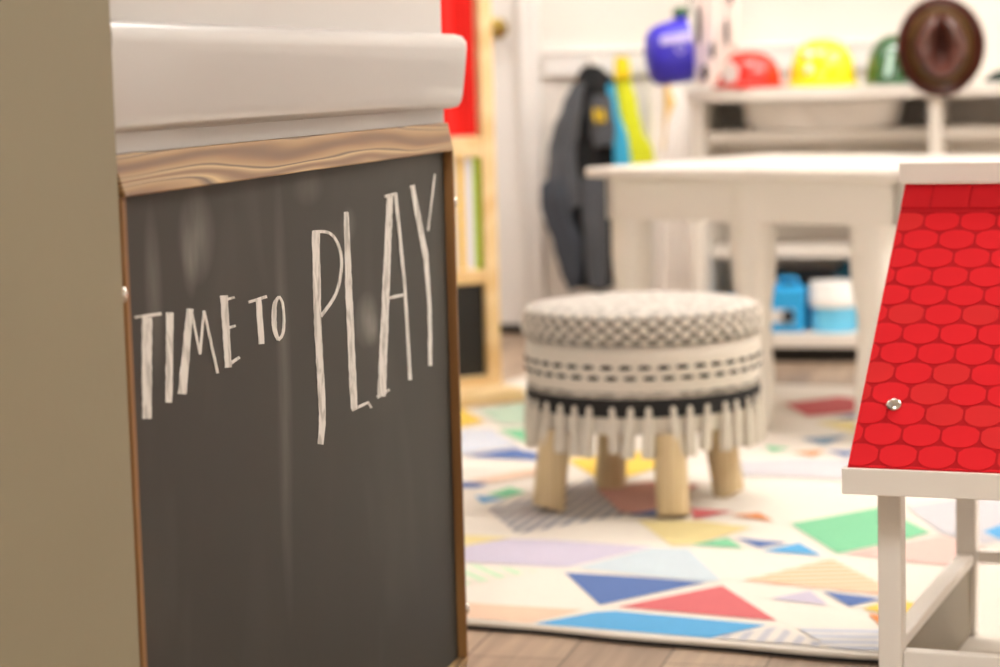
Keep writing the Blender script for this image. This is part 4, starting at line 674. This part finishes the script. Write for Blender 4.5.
# ------------------------------------------------------------ hanging clothes
def cloth(name, rows, y, depth, m, parent=None, folds=5, amp=.25, seed=0, loc=(0, 0, 0)):
    rn = random.Random(seed); ph = [rn.uniform(0, 6.28) for _ in range(4)]
    # refine rows
    rr = []
    for i in range(len(rows)-1):
        for q in range(4):
            t = q/4; t2 = t*t*(3-2*t); rr.append(tuple(a*(1-t2)+c_*t2 if j else a*(1-t)+c_*t for j, (a, c_) in enumerate(zip(rows[i], rows[i+1]))))
    rr.append(rows[-1]); rings = []; N = 36
    for i, (z, xl, xr) in enumerate(rr):
        cx, hw = (xl+xr)/2, (xr-xl)/2; d = depth*(.35+.65*min(1, i/6)); ring = []
        for k in range(N):
            a = 2*math.pi*k/N; u_ = math.cos(a); v_ = math.sin(a)
            fold = .3*amp*d*(math.sin(folds*u_*2.2+ph[0]+z*3)+.5*math.sin(folds*u_*4.1+ph[1]-z*5)) if v_ < .3 else 0
            ring.append((cx+hw*u_*(1-.03*math.sin(z*40+ph[2]))-loc[0], y+d*.5*v_*abs(v_)**-.4*1 if abs(v_) > 1e-3 else y, z-loc[2]))
            ring[-1] = (ring[-1][0], (ring[-1][1] if isinstance(ring[-1][1], float) else y)+fold-loc[1], ring[-1][2]+.006*math.sin(a*3+ph[3])*(i == len(rr)-1))
        rings.append(ring)
    b = MB(); b.loft(rings); return b.build(name, m, parent, smooth=True)
L0 = (-1.36, 6.19, .77)
t = thing('dark_costume', 'black and grey costume jacket hanging on the back wall hooks', 'costume', L0)
cloth('jacket_body', [(0.771, -1.374, -1.322), (0.737, -1.390, -1.288), (0.698, -1.398, -1.262), (0.634, -1.413, -1.256), (0.535, -1.425, -1.255), (0.423, -1.430, -1.272), (0.31, -1.431, -1.287), (0.219, -1.427, -1.292), (0.144, -1.411, -1.300)], 6.20, .10, M['black_cloth'], t, 4, .2, 1, L0)
cloth('sleeve', [(0.722, -1.389, -1.354), (0.664, -1.417, -1.361), (0.594, -1.445, -1.375), (0.538, -1.460, -1.385), (0.46, -1.466, -1.380), (0.383, -1.452, -1.375)], 6.13, .05, M['grey_cloth'], t, 3, .25, 2, L0)
cloth('lower_wrap', [(0.47, -1.452, -1.40), (0.442, -1.484, -1.400), (0.386, -1.484, -1.395), (0.338, -1.472, -1.390), (0.28, -1.452, -1.365), (.2, -1.43, -1.37), (.150, -1.41, -1.375)], 6.12, .06, M['navygrey_cloth'], t, 3, .25, 3, L0)
cloth('lower_panel', [(0.46, -1.372, -1.300), (0.36, -1.368, -1.294), (0.25, -1.362, -1.296), (0.150, -1.355, -1.303)], 6.135, .04, M['grey_cloth'], t, 3, .25, 4, L0)
cloth('chest_panel', [(0.69, -1.335, -1.275), (0.64, -1.340, -1.266), (0.58, -1.338, -1.266), (0.55, -1.33, -1.272)], 6.14, .03, M['grey_cloth'], t, 2, .1, 5, L0)
b = MB(); b.T = Matrix.Translation((-L0[0], -L0[1], -L0[2]))
for dx in (-.012, .006): b.prism([(-1.312+dx, .655), (-1.303+dx, .650), (-1.298+dx, .620), (-1.307+dx, .612), (-1.313+dx, .635)], 6.112, 6.122, 'y')
b.build('emblem', M['yellow'], t)
b = MB(); b.T = Matrix.Translation((-L0[0], -L0[1], -L0[2])); b.tube([(-1.35, 6.27, .78), (-1.35, 6.23, .775), (-1.35, 6.22, .79)], .006, 8); 
h = b.build('hanging_loop', M['white_cloth'], t, smooth=True)
L0 = (-1.25, 6.2, .775)
t = thing('lime_costume', 'lime yellow and sky blue costume hanging beside the dark jacket', 'costume', L0)
cloth('lime_panel', [(0.785, -1.268, -1.230), (0.729, -1.272, -1.226), (0.66, -1.266, -1.212), (0.59, -1.256, -1.197), (0.533, -1.248, -1.168), (0.463, -1.24, -1.158)], 6.165, .04, M['lime'], t, 2, .2, 6, L0)
cloth('blue_lining', [(0.72, -1.292, -1.27), (0.646, -1.284, -1.26), (0.561, -1.275, -1.232), (0.461, -1.275, -1.224)], 6.145, .03, M['sky_cloth'], t, 2, .2, 7, L0)
cloth('collar', [(0.795, -1.268, -1.232), (0.765, -1.270, -1.228), (0.735, -1.269, -1.229)], 6.15, .035, M['lime_top'], t, 2, .1, 8, L0)
L0 = (-1.14, 6.2, .78)
t = tag(cloth('white_apron', [(0.785, -1.142, -1.118), (0.74, -1.150, -1.110), (0.693, -1.179, -1.095), (0.615, -1.186, -1.073), (0.475, -1.2, -1.075), (0.334, -1.209, -1.066), (0.193, -1.217, -1.063), (0.108, -1.219, -1.064)], 6.2, .08, M['white_cloth'], None, 5, .3, 9, (0, 0, 0)),
        'pale white apron hanging on the back wall behind the table', 'costume')
t = tag(cloth('white_gown', [(0.70, -1.055, -1.010), (0.59, -1.09, -1.000), (0.454, -1.107, -.995), (0.318, -1.121, -.985), (0.153, -1.13, -.985), (0.07, -1.13, -.985)], 5.95, .10, M['white_cloth'], None, 6, .35, 10, (0, 0, 0)),
        'white pleated gown hanging just left of the shelving unit', 'costume')
t = tag(cloth('ochre_scarf', [(0.78, -1.132, -1.122), (.70, -1.128, -1.112), (0.655, -1.129, -1.096), (0.59, -1.132, -1.100), (0.535, -1.137, -1.114), (0.494, -1.138, -1.115)], 6.145, .02, M['ochre_cloth'], None, 2, .2, 11),
        'small ochre yellow scarf hanging in front of the white apron', 'scarf')
L0 = (-.90, 5.60, 1.1)
t = thing('spotted_costume', 'pinkish white costume with black patches hanging over the shelf end', 'costume', L0)
cloth('costume_body', [(1.36, -.93, -.90), (1.072, -0.940, -0.878), (0.973, -0.946, -0.850), (0.899, -0.952, -0.840), (0.825, -0.956, -0.845), (0.763, -0.953, -0.877), (0.716, -0.948, -0.90)], 5.625, .05, M['pink_cloth'], t, 3, .2, 12, L0)
b = MB(); b.T = Matrix.Translation((-L0[0], -L0[1], -L0[2]))
for cx, cz, w_, h_ in ((-.940, .865, .006, .050), (-.905, .80, .006, .022), (-.858, .935, .006, .026), (-.868, .845, .005, .034), (-.925, .745, .010, .020)):
    b.ell((cx, 5.597, cz), w_, .010, h_, 12, 8)
b.build('black_patch', M['black_cloth'], t, smooth=True)
b = MB(); b.T = Matrix.Translation((-L0[0], -L0[1], -L0[2])); b.tube([(-.915, 5.62, 1.35), (-.915, 5.8, 1.39), (-.915, 5.965, 1.40)], .004, 6); b.build('hanging_cord', M['white_cloth'], t)

# ------------------------------------------------------------ things in the unit
b = MB(); pr = []
for sx, sy, z in ((.185, .105, .0), (.20, .115, .012), (.21, .12, .064), (.218, .125, .068), (.218, .125, .073), (.206, .115, .073), (.186, .10, .014)):
    pr.append([(sx*(abs(math.cos(2*math.pi*k/40))**.6)*(1 if math.cos(2*math.pi*k/40) > 0 else -1), sy*(abs(math.sin(2*math.pi*k/40))**.6)*(1 if math.sin(2*math.pi*k/40) > 0 else -1), z) for k in range(40)])
b.loft(pr); tub = b.build('storage_tub', M['tub'], None, smooth=True, loc=(-.66, UY+.165, .593))
tag(tub, 'shallow clouded white tub under the shelf of hats', 'tub')
t = thing('cleaning_tub', 'aqua plastic bucket with a white lid on the bottom shelf', 'bucket', (-.628, UY+.085, .0745))
MB().lathe([(.056, 0), (.060, .003), (.062, .058), (.063, .064)], 40).build('bucket', M['box_aqua'], t, smooth=True)
MB().lathe([(.0645, .0642), (.0655, .070), (.0655, .092), (.0635, .095), (.0635, .118), (.060, .128), (.02, .131)], 40).build('lid', M['lid_white'], t, smooth=True)
t = thing('blue_toy_case', 'bright blue toy case left of the aqua bucket', 'toy case', (-.745, UY+.08, .0745))
MB().box(-.048, .045, -.05, .05, 0, .115).build('case_body', M['box_blue'], t, bevel=.01)
MB().box(-.040, .020, -.0535, -.0502, .026, .060).build('label_patch', M['silver_band'], t, bevel=.001)
b = MB(); b.lathe([(.016, 0), (.016, .008), (.010, .010), (.009, .004)], 20); b.build('lens', M['dark_toy'], t, smooth=True, loc=(.006, -.0538, .044), rot=(R(90), 0, 0))
b = MB(); b.tube([(-.025, 0, .114), (-.02, 0, .135), (.02, 0, .135), (.025, 0, .114)], .006, 8); b.build('handle', M['box_blue'], t, smooth=True)
t = tag(MB().box(-.035, .035, -.03, .03, 0, .09).build('blue_block', M['box_blue'], None, bevel=.006, loc=(-.872, UY+.12, .0745+.0)), 'small blue box beside the back edge of the knitted stool', 'toy box')
b = MB(); b.box(-.05, .05, -.03, .03, 0, .12); b.box(-.03, .09, -.02, .02, .12, .15); b.ell((-.045, 0, .14), .03, .02, .018, 14, 8)
tag(b.build('toy_vehicle', M['dark_toy'], None, bevel=.004, loc=(-.73, UY+.20, .0745)), 'dark toy heap behind the blue case', 'toy')
b = MB(); b.box(-.05, .05, -.03, .03, 0, .145); b.ell((.0, 0, .15), .03, .025, .022, 14, 8)
tag(b.build('toy_block', M['teal_toy'], None, bevel=.004, loc=(-.60, UY+.22, .0745)), 'dark teal toy behind the white lidded bucket', 'toy')

# ------------------------------------------------------------ world, camera
w_ = bpy.data.worlds.new('world'); bpy.context.scene.world = w_; w_.use_nodes = True
w_.node_tree.nodes['Background'].inputs[0].default_value = (.9, .85, .8, 1); w_.node_tree.nodes['Background'].inputs[1].default_value = .3
cam = bpy.data.cameras.new('camera'); co = bpy.data.objects.new('camera', cam); C.objects.link(co)
r_ = Vector((0.967451141031205, 0.2516326004242403, -0.026820218514286023)); u_ = Vector((-0.0029608374208890814, 0.11723292362191623, 0.9931000327564312)); f_ = Vector((-0.25304055635250744, 0.960696349541723, -0.1141621689440987))
co.matrix_world = Matrix(((r_.x, u_.x, -f_.x, 0), (r_.y, u_.y, -f_.y, 0), (r_.z, u_.z, -f_.z, .75), (0, 0, 0, 1)))
cam.sensor_width = 36; cam.lens = 80.64; cam.clip_start = .05
cam.dof.use_dof = True; cam.dof.focus_distance = 2.15; cam.dof.aperture_fstop = 4.6
sc_ = bpy.context.scene; sc_.camera = co
sc_.view_settings.view_transform = 'Standard'; sc_.view_settings.look = 'None'
sc_.view_settings.exposure = EXPO; sc_.view_settings.gamma = 1; sc_.view_settings.use_curve_mapping = False
